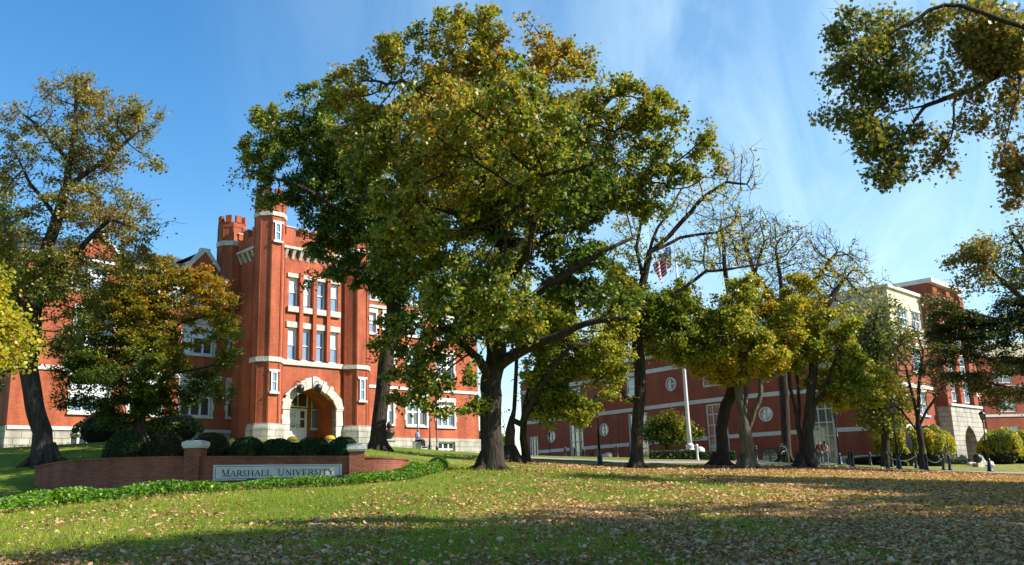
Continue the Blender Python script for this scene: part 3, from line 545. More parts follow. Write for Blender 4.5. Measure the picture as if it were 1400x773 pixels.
# eaves and slate roofs
mb = MB(); mb.box(FW, -19.2, -2.6, .003, .55, 17.0, 17.22); mb.build('eaves', 'trim', hall)
mb = MB(); p = [FW(-19.3, .6, 17.23), FW(-2.6, .6, 17.23), FW(-2.6, -6.8, 20.2), FW(-19.3, -6.8, 20.2)]; mb.poly(p); mb.poly([FW(-19.3, -6.8, 20.2), FW(-2.6, -6.8, 20.2), FW(-2.6, -14.2, 17.2), FW(-19.3, -14.2, 17.2)])
mb.poly([FW(-19.25, .6, 17.23), FW(-19.25, -6.8, 20.2), FW(-19.25, -14.2, 17.2)]); mb.build('slate_roof', 'slate', hall)
for gu, gw, gh in ((-6.7, 1.9, 1.9), (-14.2, 2.2, 1.7)):
    mb = MB()
    for sg in (-1, 1):
        a, b = gu+sg*gw, gu+sg*gw*.15; mb.hexa([FW(a-.0, .15, 17.2), FW(a-sg*.25, .15, 17.2), FW(a-sg*.25, -.3, 17.2), FW(a, -.3, 17.2), FW(b, .15, 17.35+gh), FW(b-sg*.2, .15, 17.1+gh), FW(b-sg*.2, -.3, 17.1+gh), FW(b, -.3, 17.35+gh)])
    mb.box(FW, gu-.35, gu+.35, -.3, .17, 17.15+gh, 17.45+gh); mb.build('gable_coping', 'stone', hall)
# east wing
EV = 2.0; FE = FV(EV)
ew = []
def er(px0, py0, px1, py1, k): a, b, c, d_ = rect(px0, py0, px1, py1, EV); ew.append((a, b, c, d_, k)); return b
er(504.6, 427, 513.5, 456, 1); er(525, 476, 538, 514, 2); er(525, 542.5, 537.5, 580, 2); er(556, 544, 583, 582.5, 3); er(597.5, 549.6, 621, 584, 3)
u2 = [(w[0], w[1]) for w in ew[3:5]]
for a, b in u2: ew.append((a, b, 10.7, 12.95, 3)); ew.append((a+.2, b-.2, 14.2, 15.9, 2))
ew.append((ew[1][0], ew[1][1], 14.0, 15.8, 1))
bs = [rect(562.6, 603.5, 580, 613.5, EV), rect(598.5, 604.5, 621.5, 624.5, EV)]
UE = uz(655, 600, EV)[0]
mb = MB(); wall(mb, FE, 3.4, UE, 5.72, 16.5, ew, reveal=.25); wall(mb, facade((UE, EV), math.pi/2), 0, 14, 5.72, 16.5, ()); mb.box(FE, 4.6, UE, -.4, -.003, 16.2, 16.7); mb.build('east_wing_wall', 'brick_old', hall)
mb = MB(); wall(mb, FE, 3.4, UE+.1, 3.2, 5.72, [b for b in bs], d=.12, reveal=.35); wall(mb, facade((UE+.1, EV), math.pi/2), -.12, 14, 3.2, 5.72, ()); mb.poly([FE(3.4, .12, 5.72), FE(UE+.1, .12, 5.72), FE(UE+.1, 0, 5.72), FE(3.4, 0, 5.72)]); mb.build('stone_base', 'stone_block', hall)
mb = MB(); mb.box(FE, 3.6, UE+.05, .003, .16, 16.12, 16.35)
k = int((UE-4.6)/1.1)
mb.box(FE, 3.6, UE+.1, -.4, .05, 16.702, 16.82)
for i in range(k): c = 4.9+i*1.1; mb.box(FE, c-.3, c+.3, -.38, .03, 16.82, 17.2)
mb.build('parapet_coping', 'stone', hall)
mb = MB(); mb.poly([(3.4, EV, 16.4), (UE, EV, 16.4), (UE, EV+14, 16.4), (3.4, EV+14, 16.4)]); mb.build('flat_roof', 'roof_grey', hall)
for i, w in enumerate(ew): window(hall, FE, *w[:4], w[4], (.5,), blind=([.35, .1, .5, .2][i % 4]), glass=['glass_blue', 'glass'][i % 2] if w[4] == 3 else 'glass_blue', d=-.1, fw=.1, mw=.15 if w[4] == 3 else .1, lintel=.36, sill=.16, surround=.2, out=.07)
for b in bs: window(hall, FE, *b, 3, (.5,), glass='glass', d=-.08, fw=.12, mw=.13, sill=.1)
mb = MB(); mb.box(FE, 5.0, UE, .003, .09, 9.6, 9.85); mb.build('stone_band', 'trim', hall)
# hanging lamps in the archway
for hx, hy in ((410.5, 532), (435, 531.5)):
    u, z = uz(hx, hy, -.55); c = Vector(HO)+Vector(tv)*u-Vector(bv)*.55; t = empty('hanging_lantern', (c.x, c.y, z), HA, 'black round lantern hanging at the %s of the stone entrance arch' % ('left' if hx < 420 else 'right'), 'lantern', 'lanterns in the arch')
    m = MB(); m.lathe([(.02, .34), (.16, .30), (.27, .16), (.29, 0), (.24, -.16), (.12, -.28), (.03, -.32)][::-1], n=12); m.build('lamp_globe', 'black', t, True); m = MB(); m.tube([(0, 0, .3), (0, 0, .5), (0, .6, .62)], .03, 5); m.build('bracket', 'black', t)
# ------------------------------------------------------------------ modern library: square block with portal + long curved wing
CO = np.array([31.69886, 74.0, 0]); lib = empty('library_building', tuple(CO), HA, 'dark red brick modern building with white stone bands, round windows and a cream top storey', 'building')
def lz(px, py, v=0): return uz(px, py, v, CO)
FL = facade((0, 0), 0)
BW = 20.0
lw = [(3.6, 5.5, 6.35, 8.35, 2), (3.6, 5.5, 10.0, 12.1, 2), (18.2, 19.4, 6.4, 9.2, 2), (18.2, 19.4, 10.2, 12.0, 2)]
mb = MB(); wall(mb, FL, 0, BW, 3.2, 13.1, lw, reveal=.2); FSd = facade((0, 16), -math.pi/2); wall(mb, FSd, 0, 16, 3.2, 13.1, ()); wall(mb, facade((BW, 0), math.pi/2), 0, 16, 1, 13.1, ()); mb.build('wall', 'brick_new', lib)
cw = [(1.8, 4.1, 13.9, 15.5, 3), (5.0, 6.8, 13.9, 15.5, 2), (17.5, 19.3, 13.9, 15.5, 2)]
mb = MB(); wall(mb, FL, .15, BW-.15, 13.1, 17.0, cw, d=-.15, reveal=.2); wall(mb, facade((0.15, 16), -math.pi/2), 0, 15.85, 13.1, 17.0, ()); wall(mb, facade((BW-.15, .15), math.pi/2), 0, 15.85, 13.1, 17, ()); mb.build('upper_storey', 'cream', lib)
mb = MB(); mb.box(FL, 0, BW, -16, .06, 17.0, 17.28); mb.build('roof', 'trim', lib)
for z, h in ((5.15, .34), (8.62, .34), (12.3, .36)):
    mb = MB(); mb.box(FL, -.05, BW+.05, .003, .07, z, z+h); mb.box(FSd, 9, 16.05, .003, .07, z, z+h); mb.build('stone_band', 'trim', lib)
mb = MB(); mb.box(FL, -.06, 7.8, .003, .1, 13.0, 13.2); mb.box(FSd, 0, 16.05, .003, .1, 13.0, 13.2); mb.build('stone_band', 'trim', lib)
mb = MB(); mb.box(FL, -.04, BW+.04, .003, .05, 1.5, 3.2); mb.box(FSd, 9, 16.04, .003, .05, 1.5, 3.2); mb.box(FL, 0, BW, -.5, -.01, 1.0, 3.19); mb.box(FSd, 8, 16, -.5, -.01, 1.0, 3.19); mb.build('stone_base', 'stone_block', lib)
for w in lw+cw: window(lib, FL, *w[:4], w[4], (.5,), glass='glass_blue', d=-.1 if w in lw else -.2, fw=.1, mw=.08, lintel=.2, sill=.15, out=.06 if w in lw else -.05)
# portal bay
mb = MB(); PB0, PB1 = 7.7, 15.8
mb.box(FL, PB0, PB1, -5, .55, 7.2, 18.3)
FB = facade((0, -.55), 0)
for a, b in ((7.8, 8.9), (11.2, 12.1), (14.7, 15.7)): mb.box(FB, a, b, .003, .45, 7.2, 17.9)
mb.build('tower_bay', 'brick_new', lib)
for a, b in ((9.1, 11.0), (12.3, 14.5)):
    for z0, z1 in ((7.7, 9.6), (10.0, 12.2), (12.8, 15.0), (15.4, 17.2)): window(lib, FB, a, b, z0, z1, 2, (.5,), glass='glass_blue', d=.09, fw=.1, mw=.07)
mb = MB(); mb.box(FB, PB0-.15, PB1+.15, -5.2, .55, 18.3, 18.7); mb.build('coping', 'trim', lib)
mb = MB(); AC, AW, AS, AP = 11.8, 1.55, 4.2, 5.6
def pz(s): s = min(1, abs(s)); return AS+(AP-AS)*(.6*math.sqrt(1-s*s)+.4*(1-s))
us2 = np.linspace(AC-AW, AC+AW, 17)
FQ = facade((0, -1.15), 0)
wall(mb, FQ, PB0, AC-AW, 1.2, 7.2, ()); wall(mb, FQ, AC+AW, PB1, 1.2, 7.2, ())
for a, b in zip(us2, us2[1:]):
    za, zb = pz((a-AC)/AW), pz((b-AC)/AW); mb.poly([FQ(a, 0, za), FQ(b, 0, zb), FQ(b, 0, 7.2), FQ(a, 0, 7.2)]); mb.poly([FQ(a, 0, za), FQ(a, -1.4, za), FQ(b, -1.4, zb), FQ(b, 0, zb)])
for u in (us2[0], us2[-1]): mb.poly([FQ(u, 0, 1.2), FQ(u, -1.4, 1.2), FQ(u, -1.4, AS), FQ(u, 0, AS)])
wall(mb, facade((PB0, 0), -math.pi/2), -0, 1.15, 1.2, 7.2, ()); wall(mb, facade((PB1, -1.15), math.pi/2), 0, 1.15, 1.2, 7.2, ()); mb.poly([(PB0, -1.15, 7.2), (PB1, -1.15, 7.2), (PB1, 0, 7.2), (PB0, 0, 7.2)])
mb.build('stone_portal', 'stone_block', lib)
mb = MB(); mb.box(FQ, AC-AW, AC+AW, -1.5, -1.38, 1.2, 5.6); mb.build('portal_door', 'trim', lib)
mb = MB(); mb.box(FQ, PB0-.1, PB1+.1, -.1, .15, 7.2, 7.4); mb.build('coping', 'trim', lib)
# curved wing
cyp = [(1200, 75.6), (1193, 75.9), (1150, 76.3), (1100, 77.3), (1040, 79.6), (960, 84), (880, 90), (800, 97), (714, 106)]
cp = [at(px, 600, Y)[:2]-CO[:2] for px, Y in cyp][::-1]
ca, sa = math.cos(-HA), math.sin(-HA); cp = np.array([(x*ca-y*sa, x*sa+y*ca) for x, y in cp])
def dens(P, it=3):
    for _ in range(it): P = np.concatenate([[P[0]], *[[.75*a+.25*b, .25*a+.75*b] for a, b in zip(P, P[1:])], [P[-1]]])
    return P
cp = dens(cp); cs = np.concatenate([[0], np.cumsum(np.linalg.norm(np.diff(cp, axis=0), axis=1))]); LS = cs[-1]
def FC(u, d, z):
    x = np.interp(u, cs, cp[:, 0]); y = np.interp(u, cs, cp[:, 1]); e = .6; x0, y0 = np.interp(u-e, cs, cp[:, 0]), np.interp(u-e, cs, cp[:, 1]); x1, y1 = np.interp(u+e, cs, cp[:, 0]), np.interp(u+e, cs, cp[:, 1]); l_ = math.hypot(x1-x0, y1-y0); tx, ty = (x1-x0)/l_, (y1-y0)/l_
    return (x+d*ty, y-d*tx, z)
def wpt(u, z): x, y, _ = FC(u, 0, z); c, s = math.cos(HA), math.sin(HA); return np.array([CO[0]+x*c-y*s, CO[1]+x*s+y*c, z])
SG = np.linspace(0, LS, 400)
def cu(px, py):            # arc position and height on the curved wall seen at a pixel
    z = 6.0
    for _ in range(5):
        xs = np.array([proj(wpt(s, z))[0] for s in SG]); s = float(np.interp(px, xs, SG)); p1 = proj(wpt(s, z))[1]; p2 = proj(wpt(s, z+1))[1]; z += (py-p1)/(p2-p1)
    return s, z
cwins = []
def cw_(px0, px1, py0, py1, k, rows, z0=None, z1=None, **kw):
    a, za = cu(px0, py0); b, zb = cu(px1, py1); cwins.append((a, b, z0 or zb, z1 or za, k, rows, kw))
cw_(723, 736.4, 584, 629.5, 3, (.2, .4, .6, .8), z0=2.9, z1=7.1); cw_(777, 799, 560, 629.5, 3, (.2, .4, .6, .8), z0=2.7, z1=8.3); cw_(858, 889, 565, 634, 2, (.2, .4, .6, .8), z0=2.5, z1=8.35)
cw_(964, 999, 550, 628, 3, (.167, .333, .5, .667, .833), z0=2.6, z1=8.4); cw_(1108, 1147, 567, 632, 3, (.2, .4, .6, .8), z0=2.6, z1=8.3)
cw_(855, 880, 513, 545, 2, (.5,), z0=9.7, z1=12.0); cw_(959, 991, 509, 531, 2, (.5,), z0=10.0, z1=11.9); cw_(779, 794, 520, 554, 2, (.5,), z0=9.7, z1=12); cw_(1108, 1140, 500, 530, 3, (.5,), z0=9.8, z1=12); cw_(725, 737, 540, 560, 2, (.5,), z0=9.7, z1=12)
mb = MB(); wall(mb, FC, 0, LS, 1.0, 13.4, cwins, reveal=.25, du=1.0); mb.poly([FC(0, 0, 1), FC(0, 0, 13.4), FC(0, -14, 13.4), FC(0, -14, 1)]); mb.build('curved_wing_wall', 'brick_new', lib)
for w in cwins: window(lib, FC, w[0], w[1], w[2], w[3], w[4], w[5], glass='glass_dim', d=-.06, fw=.16, mw=.10, mat='trim', blind=[0, .3, 0, .15][cwins.index(w) % 4] if w[2] > 9 else 0)
def segs(ex, lo=0, hi=None):
    hi = hi or LS; out = []; x = lo
    for a, b in sorted(ex):
        if a > x: out.append((x, a))
        x = max(x, b)
    if x < hi: out.append((x, hi))
    return out
lowex = [(w[0], w[1]) for w in cwins if w[2] < 5]
for a, b in segs(lowex):
    mb = MB(); mb.box(FC, a, b, .003, .06, 5.15, 5.50, 1.2); mb.build('stone_band', 'trim', lib); mb = MB(); mb.box(FC, a, b, .003, .08, 2.95, 3.15, 1.2); mb.build('stone_band', 'trim', lib)
for z0, z1 in ((8.55, 8.92), (12.1, 12.5)): mb = MB(); mb.box(FC, 0, LS, .003, .06, z0, z1, 1.2); mb.build('stone_band', 'trim', lib)
for a, b in segs(lowex, lo=LS*.45): mb = MB(); mb.box(FC, a, b, .003, .05, 1.0, 2.946, 1.2); mb.build('stone_base', 'stone_block', lib)
mb = MB(); n = 40
for i in range(n):
    a, b = LS*i/n, LS*(i+1)/n; mb.box(FC, a, b, -.2, .25, 13.4, 13.6)
    mb.poly([FC(a, .25, 13.6), FC(b, .25, 13.6), FC(b, -7, 16.4), FC(a, -7, 16.4)]); mb.poly([FC(a, -7, 16.4), FC(b, -7, 16.4), FC(b, -14, 16.4), FC(a, -14, 16.4)])
mb.build('roof', 'roof_grey', lib)
def round_window(px, py, rpx):
    s, z = cu(px, py); Y = wpt(s, z)[1]; R_ = rpx*Y/FPX; m = MB(); k = 24
    for i in range(k):
        a, b = 2*math.pi*i/k, 2*math.pi*(i+1)/k; P = lambda t, r_, d: FC(s+r_*math.cos(t), d, z+r_*math.sin(t))
        m.hexa([P(a, R_, .12), P(b, R_, .12), P(b, R_, .0), P(a, R_, .0), P(a, R_*.82, .12), P(b, R_*.82, .12), P(b, R_*.82, .0), P(a, R_*.82, .0)])
    m.box(FC, s-.05, s+.05, .02, .09, z-R_*.85, z+R_*.85); m.box(FC, s-R_*.85, s-.055, .02, .09, z-.05, z+.05); m.box(FC, s+.055, s+R_*.85, .02, .09, z-.05, z+.05)
    w = m.build('round_window', 'trim', lib); g = MB(); g.poly([FC(s+R_*.84*math.cos(2*math.pi*i/k), .015, z+R_*.84*math.sin(2*math.pi*i/k)) for i in range(k)]); g.build('pane', 'glass_dim', w)
for a in ((755, 597, 8.2), (826.8, 588, 8.6), (918, 525.5, 9.5), (1047.5, 566.5, 10), (1053.7, 625, 10)): round_window(*a)
# penthouse behind the curved wing (pale roof box glimpsed between the trees)
mb = MB(); a = at(1070, 400, 96); b = at(1165, 400, 90); 
FH = facade((at(1120, 400, 92)[0]-CO[0], at(1120, 400, 92)[1]-CO[1]), 0)
ob = MB(); 
def wl(px, Y): p = at(px, 600, Y)[:2]-CO[:2]; return (p[0]*ca-p[1]*sa, p[0]*sa+p[1]*ca)
x0, y0 = wl(1150, 95); ob.prism([(x0, y0), (x0+7, y0), (x0+7, y0+9), (x0, y0+9)], 13, 19.6); ob.build('penthouse', 'cream', lib)
# distant brick block at the right edge
q = at(1352, 600, 112); far = empty('brick_block', (q[0], q[1], 0), math.radians(12), 'shadowed dark brick block with pale bands at the far right edge behind yellow bushes', 'building')
FF = facade((0, 0), 0); mb = MB(); fw_ = [(u, u+2.6, z, z+1.8, 2) for u in (2, 6.5, 11, 15.5, 20) for z in (5.0, 8.6, 12.2)]
wall(mb, FF, 0, 26, 0, 15.5, fw_); wall(mb, facade((0, 14), -math.pi/2), 0, 14, 0, 15.5, ()); mb.build('wall', 'brick_new', far)
for z in (4.4, 8.0, 11.6): mb = MB(); mb.box(FF, 0, 26, .003, .08, z, z+.3); mb.build('stone_band', 'trim', far)
mb = MB(); mb.box(FF, 0, 26, -14, .1, 15.5, 17.4); mb.build('upper_storey', 'cream', far)
for w in fw_: window(far, FF, *w[:4], 2, (.5,), glass='glass', d=-.1)
# ------------------------------------------------------------------ garden wall with name panel
wp = [(48, 640, 33.0), (75, 634, 32.0), (110, 630.5, 31.2), (150, 628.3, 30.6), (200, 627, 30.2), (262, 626.5, 30), (380, 626, 29.9), (487, 626, 29.9), (525, 627, 30.2), (545, 628.2, 30.8), (559, 630, 31.6)]
wp3 = dens(np.array([at(*p) for p in wp]), 2); wsz = np.concatenate([[0], np.cumsum(np.hypot(np.diff(wp3[:, 0]), np.diff(wp3[:, 1])))]); WL = wsz[-1]
def FW2(u, d, z):
    x = np.interp(u, wsz, wp3[:, 0]); y = np.interp(u, wsz, wp3[:, 1]); e = .3; x0, x1 = np.interp([u-e, u+e], wsz, wp3[:, 0]); y0, y1 = np.interp([u-e, u+e], wsz, wp3[:, 1]); l_ = math.hypot(x1-x0, y1-y0)+1e-9; tx, ty = (x1-x0)/l_, (y1-y0)/l_
    return (x+d*ty, y-d*tx, z)
def WT(u): return float(np.interp(u, wsz, wp3[:, 2]))
def wu(px, py, n=300): xs = [proj(FW2(u, 0, 2.5))[0] for u in np.linspace(0, WL, n)]; return float(np.interp(px, xs, np.linspace(0, WL, n)))
def pivoted(o, loc, parent=None):          # geometry was made in world space: move its origin to loc
    o.data.transform(Matrix.Translation(-Vector(loc))); o.location = loc; return o
gw = empty('garden_wall', (0, 0, 0), 0, 'curved low red brick garden wall with two capped pillars holding the pale name panel', 'garden wall')
mb = MB(); n = 90; us = np.linspace(0, WL, n+1); uvl = []
def arcquad(a, b, za0, zb0, za1, zb1, d0, d1=None):
    d1 = d0 if d1 is None else d1; mb.poly([FW2(a, d0, za0), FW2(b, d0, zb0), FW2(b, d1, zb1), FW2(a, d1, za1)])
for a, b in zip(us, us[1:]):
    ta, tb = WT(a), WT(b)
    arcquad(a, b, 1.2, 1.2, ta, tb, 0); arcquad(b, a, 1.2, 1.2, tb, ta, -.32); arcquad(a, b, ta, tb, ta, tb, 0, -.32)
mb.poly([FW2(0, 0, 1.2), FW2(0, 0, WT(0)), FW2(0, -.32, WT(0)), FW2(0, -.32, 1.2)]); mb.poly([FW2(WL, 0, 1.2), FW2(WL, -.32, 1.2), FW2(WL, -.32, WT(WL)), FW2(WL, 0, WT(WL))])
wo_ = mb.build('wall', 'brick_sign', gw); me = wo_.data; uvd = me.uv_layers[0].data
for p in me.polygons:
    for li in p.loop_indices:
        c = me.vertices[me.loops[li].vertex_index].co; k = int(np.argmin((wp3[:, 0]-c.x)**2+(wp3[:, 1]-c.y)**2)); uvd[li].uv = ((c.x*1.0+c.y*.35) if abs(p.normal.z) < .8 else c.x, c.z if abs(p.normal.z) < .8 else c.y)
mb = MB()
for a, b in zip(us, us[1:]):
    ta, tb = WT(a), WT(b); mb.hexa([FW2(a, .03, ta+.002), FW2(b, .03, tb+.002), FW2(b, -.35, tb+.002), FW2(a, -.35, ta+.002), FW2(a, .03, ta+.06), FW2(b, .03, tb+.06), FW2(b, -.35, tb+.06), FW2(a, -.35, ta+.06)])
mb.build('coping', 'brick_sign', gw)
for px0, px1, ty in ((251, 277, 604), (475, 501, 608.6)):
    a, b = wu(px0, 0)+.07, wu(px1, 0)-.07; zt = at((px0+px1)/2, ty, 29.8)[2]; mb = MB(); mb.box(FW2, a, b, -.46, .16, 1.2, zt-.2); p = mb.build('pillar', 'brick_sign', gw)
    mb = MB(); mb.box(FW2, a-.04, b+.04, -.5, .2, zt-.2, zt-.14); mb.box(FW2, a-.07, b+.07, -.53, .23, zt-.14, zt); c = FW2((a+b)/2, -.15, 0); h = (b-a)/2+.08
    mb.hexa([(c[0]-h, c[1]-h, zt), (c[0]+h, c[1]-h, zt), (c[0]+h, c[1]+h, zt), (c[0]-h, c[1]+h, zt), (c[0]-h*.7, c[1]-h*.7, zt+.05), (c[0]+h*.7, c[1]-h*.7, zt+.05), (c[0]+h*.7, c[1]+h*.7, zt+.05), (c[0]-h*.7, c[1]+h*.7, zt+.05)]); mb.build('pillar_cap', 'trim', p)
# name panel
sa_, sb_ = wu(292.3, 0), wu(467.8, 0); TL, TR_, BL, BR_ = at(292.3, 635.9, 29.85)[2], at(467.8, 634.8, 29.85)[2], at(292.3, 657.6, 29.85)[2], at(467.8, 652.9, 29.85)[2]
def FSG(s, t, d): # s 0..1 t 0..1 (bottom..top)
    u = sa_+(sb_-sa_)*s; lo = BL+(BR_-BL)*s; hi = TL+(TR_-TL)*s; return FW2(u, d, lo+(hi-lo)*t)
sg = MB(); K = 16
for i in range(K):
    a, b = i/K, (i+1)/K; sg.hexa([FSG(a, 0, .05), FSG(b, 0, .05), FSG(b, 0, .003), FSG(a, 0, .003), FSG(a, 1, .05), FSG(b, 1, .05), FSG(b, 1, .003), FSG(a, 1, .003)])
spn = sg.build('name_panel', 'marble', gw)
ln = MB()
def sbar(x0, y0, x1, y1, w, dd=.054):
    dx, dy = x1-x0, y1-y0; asp = 8.4; l_ = math.hypot(dx*asp, dy)+1e-9; nx, ny = -dy/l_/asp*w/2, dx*asp/l_*w/2
    ln.hexa([FSG(x0-nx, y0-ny, dd), FSG(x1-nx, y1-ny, dd), FSG(x1-nx, y1-ny, .0505), FSG(x0-nx, y0-ny, .0505), FSG(x0+nx, y0+ny, dd), FSG(x1+nx, y1+ny, dd), FSG(x1+nx, y1+ny, .0505), FSG(x0+nx, y0+ny, .0505)])
for i in range(16):
    a, b = .018+.964*i/16, .018+.964*(i+1)/16; sbar(a, .10, b, .10, .035); sbar(a, .90, b, .90, .035)
sbar(.018, .1, .018, .9, .035); sbar(.982, .1, .982, .9, .035); ln.build('border_line', 'sign_line', spn)
# serif capitals as strokes: (x0,y0,x1,y1,weight) in a unit box, T thick, t thin
T_, t_ = .15, .07
def arc(cx, cy, rx, ry, a0, a1, k=7, w=T_): return [(cx+rx*math.cos(math.radians(a0+(a1-a0)*i/k)), cy+ry*math.sin(math.radians(a0+(a1-a0)*i/k)), cx+rx*math.cos(math.radians(a0+(a1-a0)*(i+1)/k)), cy+ry*math.sin(math.radians(a0+(a1-a0)*(i+1)/k)), w) for i in range(k)]
def sf(x, y, w=.34): return [(x-w/2, y, x+w/2, y, t_*.9)]
GL = {'M': (1.0, [(.14, 0, .14, 1, t_), (.14, 1, .5, .05, T_), (.5, .05, .86, 1, t_), (.86, 0, .86, 1, T_)]+sf(.14, .03)+sf(.86, .03)+sf(.1, .97, .22)+sf(.9, .97, .22)),
      'A': (.92, [(.08, 0, .46, 1, t_), (.46, 1, .84, 0, T_), (.22, .35, .7, .35, t_)]+sf(.08, .03, .3)+sf(.84, .03, .34)),
      'R': (.86, [(.17, 0, .17, 1, T_), (.17, .97, .5, .97, t_), (.17, .5, .5, .5, t_), (.45, .5, .84, 0, T_)]+arc(.48, .735, .22, .235, 90, -90)+sf(.17, .03)+sf(.1, .97, .2)+sf(.86, .03, .2)),
      'S': (.62, arc(.31, .74, .21, .23, 40, 230, 8, .11)+arc(.31, .25, .22, .24, -140, 75, 8, .12)+[(.18, .57, .44, .42, T_), (.5, .74, .5, .95, t_), (.08, .08, .08, .3, t_)]),
      'H': (.98, [(.17, 0, .17, 1, T_), (.8, 0, .8, 1, T_), (.17, .5, .8, .5, t_)]+sf(.17, .03)+sf(.17, .97)+sf(.8, .03)+sf(.8, .97)),
      'L': (.78, [(.17, 0, .17, 1, T_), (.17, .03, .72, .03, t_), (.71, .03, .73, .26, t_)]+sf(.17, .97)+sf(.12, .03, .2)),
      'U': (.94, [(.18, 1, .18, .3, T_), (.76, 1, .76, .3, t_)]+arc(.47, .3, .29, .28, 180, 360, 8, .1)+sf(.18, .97)+sf(.76, .97, .28)),
      'N': (.98, [(.16, 0, .16, 1, t_), (.16, 1, .8, 0, T_), (.8, 0, .8, 1, t_)]+sf(.16, .03, .28)+sf(.8, .97, .28)+sf(.1, .97, .2)),
      'I': (.36, [(.18, 0, .18, 1, T_)]+sf(.18, .03)+sf(.18, .97)),
      'V': (.92, [(.1, 1, .47, 0, T_), (.47, 0, .82, 1, t_)]+sf(.1, .97, .32)+sf(.82, .97, .28)),
      'E': (.78, [(.17, 0, .17, 1, T_), (.17, .97, .68, .97, t_), (.17, .03, .72, .03, t_), (.17, .52, .5, .52, t_), (.68, .97, .68, .78, t_), (.72, .03, .74, .25, t_), (.5, .4, .5, .63, t_)]+sf(.1, .97, .2)+sf(.1, .03, .2)),
      'T': (.84, [(.42, 0, .42, 1, T_), (.06, .96, .78, .96, t_), (.06, .96, .05, .76, t_), (.78, .96, .79, .76, t_)]+sf(.42, .03)),
      'Y': (.88, [(.08, 1, .44, .48, T_), (.44, .48, .78, 1, t_), (.44, .5, .44, 0, T_)]+sf(.44, .03)+sf(.08, .97, .28)+sf(.78, .97, .26))}
ln = MB(); txt = 'MARSHALL UNIVERSITY'; big = {0, 9}; gap_ = .10; LW = 1/8.4
wd = sum((.75 if c == ' ' else GL[c][0]*(1.2 if i in big else 1)+gap_) for i, c in enumerate(txt)); sc_ = (.945-.068)/wd; hb = sc_*8.4; hb = min(hb, .56); x = .068; kk = 0
for i, c in enumerate(txt):
    if c == ' ': x += .75*sc_; continue
    g = 1.2 if i in big else 1
    for j, (x0, y0, x1, y1, w) in enumerate(GL[c][1]): sbar(x+x0*sc_*g, .245+y0*hb*g*.92, x+x1*sc_*g, .245+y1*hb*g*.92, w*hb*1.05, .056+.0004*(j % 9))
    x += (GL[c][0]*g+gap_)*sc_
ln.build('lettering', 'black', spn)
# ------------------------------------------------------------------ lamps, bollards, poles
def make_lamp(name='street_lamp', H=4.0):
    r = empty(name, (0, 0, 0)); m = MB(); m.lathe([(.21, -.3), (.21, .06), (.19, .10), (.15, .16), (.15, .42), (.11, .50), (.10, .56), (.085, .7), (.085, .85)], n=12); m.build('base', 'black', r, True)
    m = MB(); m.lathe([(.06, .85), (.045, 2.0), (.07, 2.02), (.07, 2.08), (.045, 2.10), (.038, 3.18), (.075, 3.22), (.075, 3.28), (.05, 3.32)], n=10); m.build('pole', 'black', r, True)
    m = MB(); m.lathe([(.06, 3.32), (.10, 3.36), (.115, 3.40)], n=8)
    for i in range(8): a = i*math.pi/4; m.tube([(.115*math.cos(a), .115*math.sin(a), 3.39), (.185*math.cos(a), .185*math.sin(a), 3.72)], .012, 4)
    h = m.build('lantern_frame', 'black', r); m = MB(); m.lathe([(.095, 3.405), (.165, 3.72)], n=8); m.build('lantern_glass', 'glass', h)
    m = MB(); m.lathe([(.22, 3.72), (.21, 3.76), (.15, 3.86), (.06, 3.92), (.03, 3.95), (.035, 3.99), (.008, 4.06)], n=12); m.build('lamp_cap', 'black', r, True); return r
lamp0 = make_lamp()
lamps = [(1229.5, 56, 1.0, 'black street lamp beside the bollards left of the small bare tree trunk'), (1149, 68, 1.0, 'black street lamp in front of the right side of the tall library window'), (820.5, 51, 1.0, 'nearer and taller of the two black lamps in line left of the leaning forked tree'), (819, 65.5, 1.0, 'farther, shorter black lamp hidden partly behind a taller lamp'), (796.5, 88, .92, 'distant black lamp standing before the entrance glass of the curved wing'),
         (752.5, 92, .75, 'small distant black lamp between the first tall window and the entrance of the curved wing'), (1354, 60, 1.0, 'black street lamp standing right of the stone portal at the building corner'), (10.5, 47, 1.02, 'black lamp post at the far left edge before the stone base'), (588, 66, .84, 'black lamp between two thin posts in front of the east wing windows')]
for i, (px, Y, s, lb) in enumerate(lamps):
    o = lamp0 if i == 0 else copy_tree(lamp0); g = ground(px, Y); o.location = g; o.scale = (s, s, s); tag(o, lb, 'street lamp', 'black street lamps')
pl0 = None
for px, Y, H, lb in ((571, 63, 5.6, 'thin black post reaching into the leaves, left of the small lamp'), (597.5, 63, 3.9, 'thin black post with round head, right of the small lamp')):
    g = ground(px, Y); r = empty('lamp_post', g, 0, lb, 'post', 'thin posts before the east wing'); m = MB(); m.lathe([(.09, -.2), (.09, .25), (.05, .3), (.045, H)], n=8); m.build('pole', 'black', r, True); m = MB(); m.lathe([(.06, H), (.18, H+.1), (.22, H+.3), (.12, H+.48), (.02, H+.55)], n=10); m.build('lamp_head', 'black', r, True)
def make_bollard():
    r = empty('bollard', (0, 0, 0)); m = MB(); m.lathe([(.14, -.3), (.14, .08), (.105, .13), (.09, .75), (.115, .78), (.115, .83), (.085, .86)], n=12); m.build('post', 'black', r, True); m = MB(); m.lathe([(.085, .86), (.10, .90), (.085, .97), (.04, 1.01), (.008, 1.02)], n=12); m.build('cap', 'black', r, True); return r
bol0 = make_bollard()
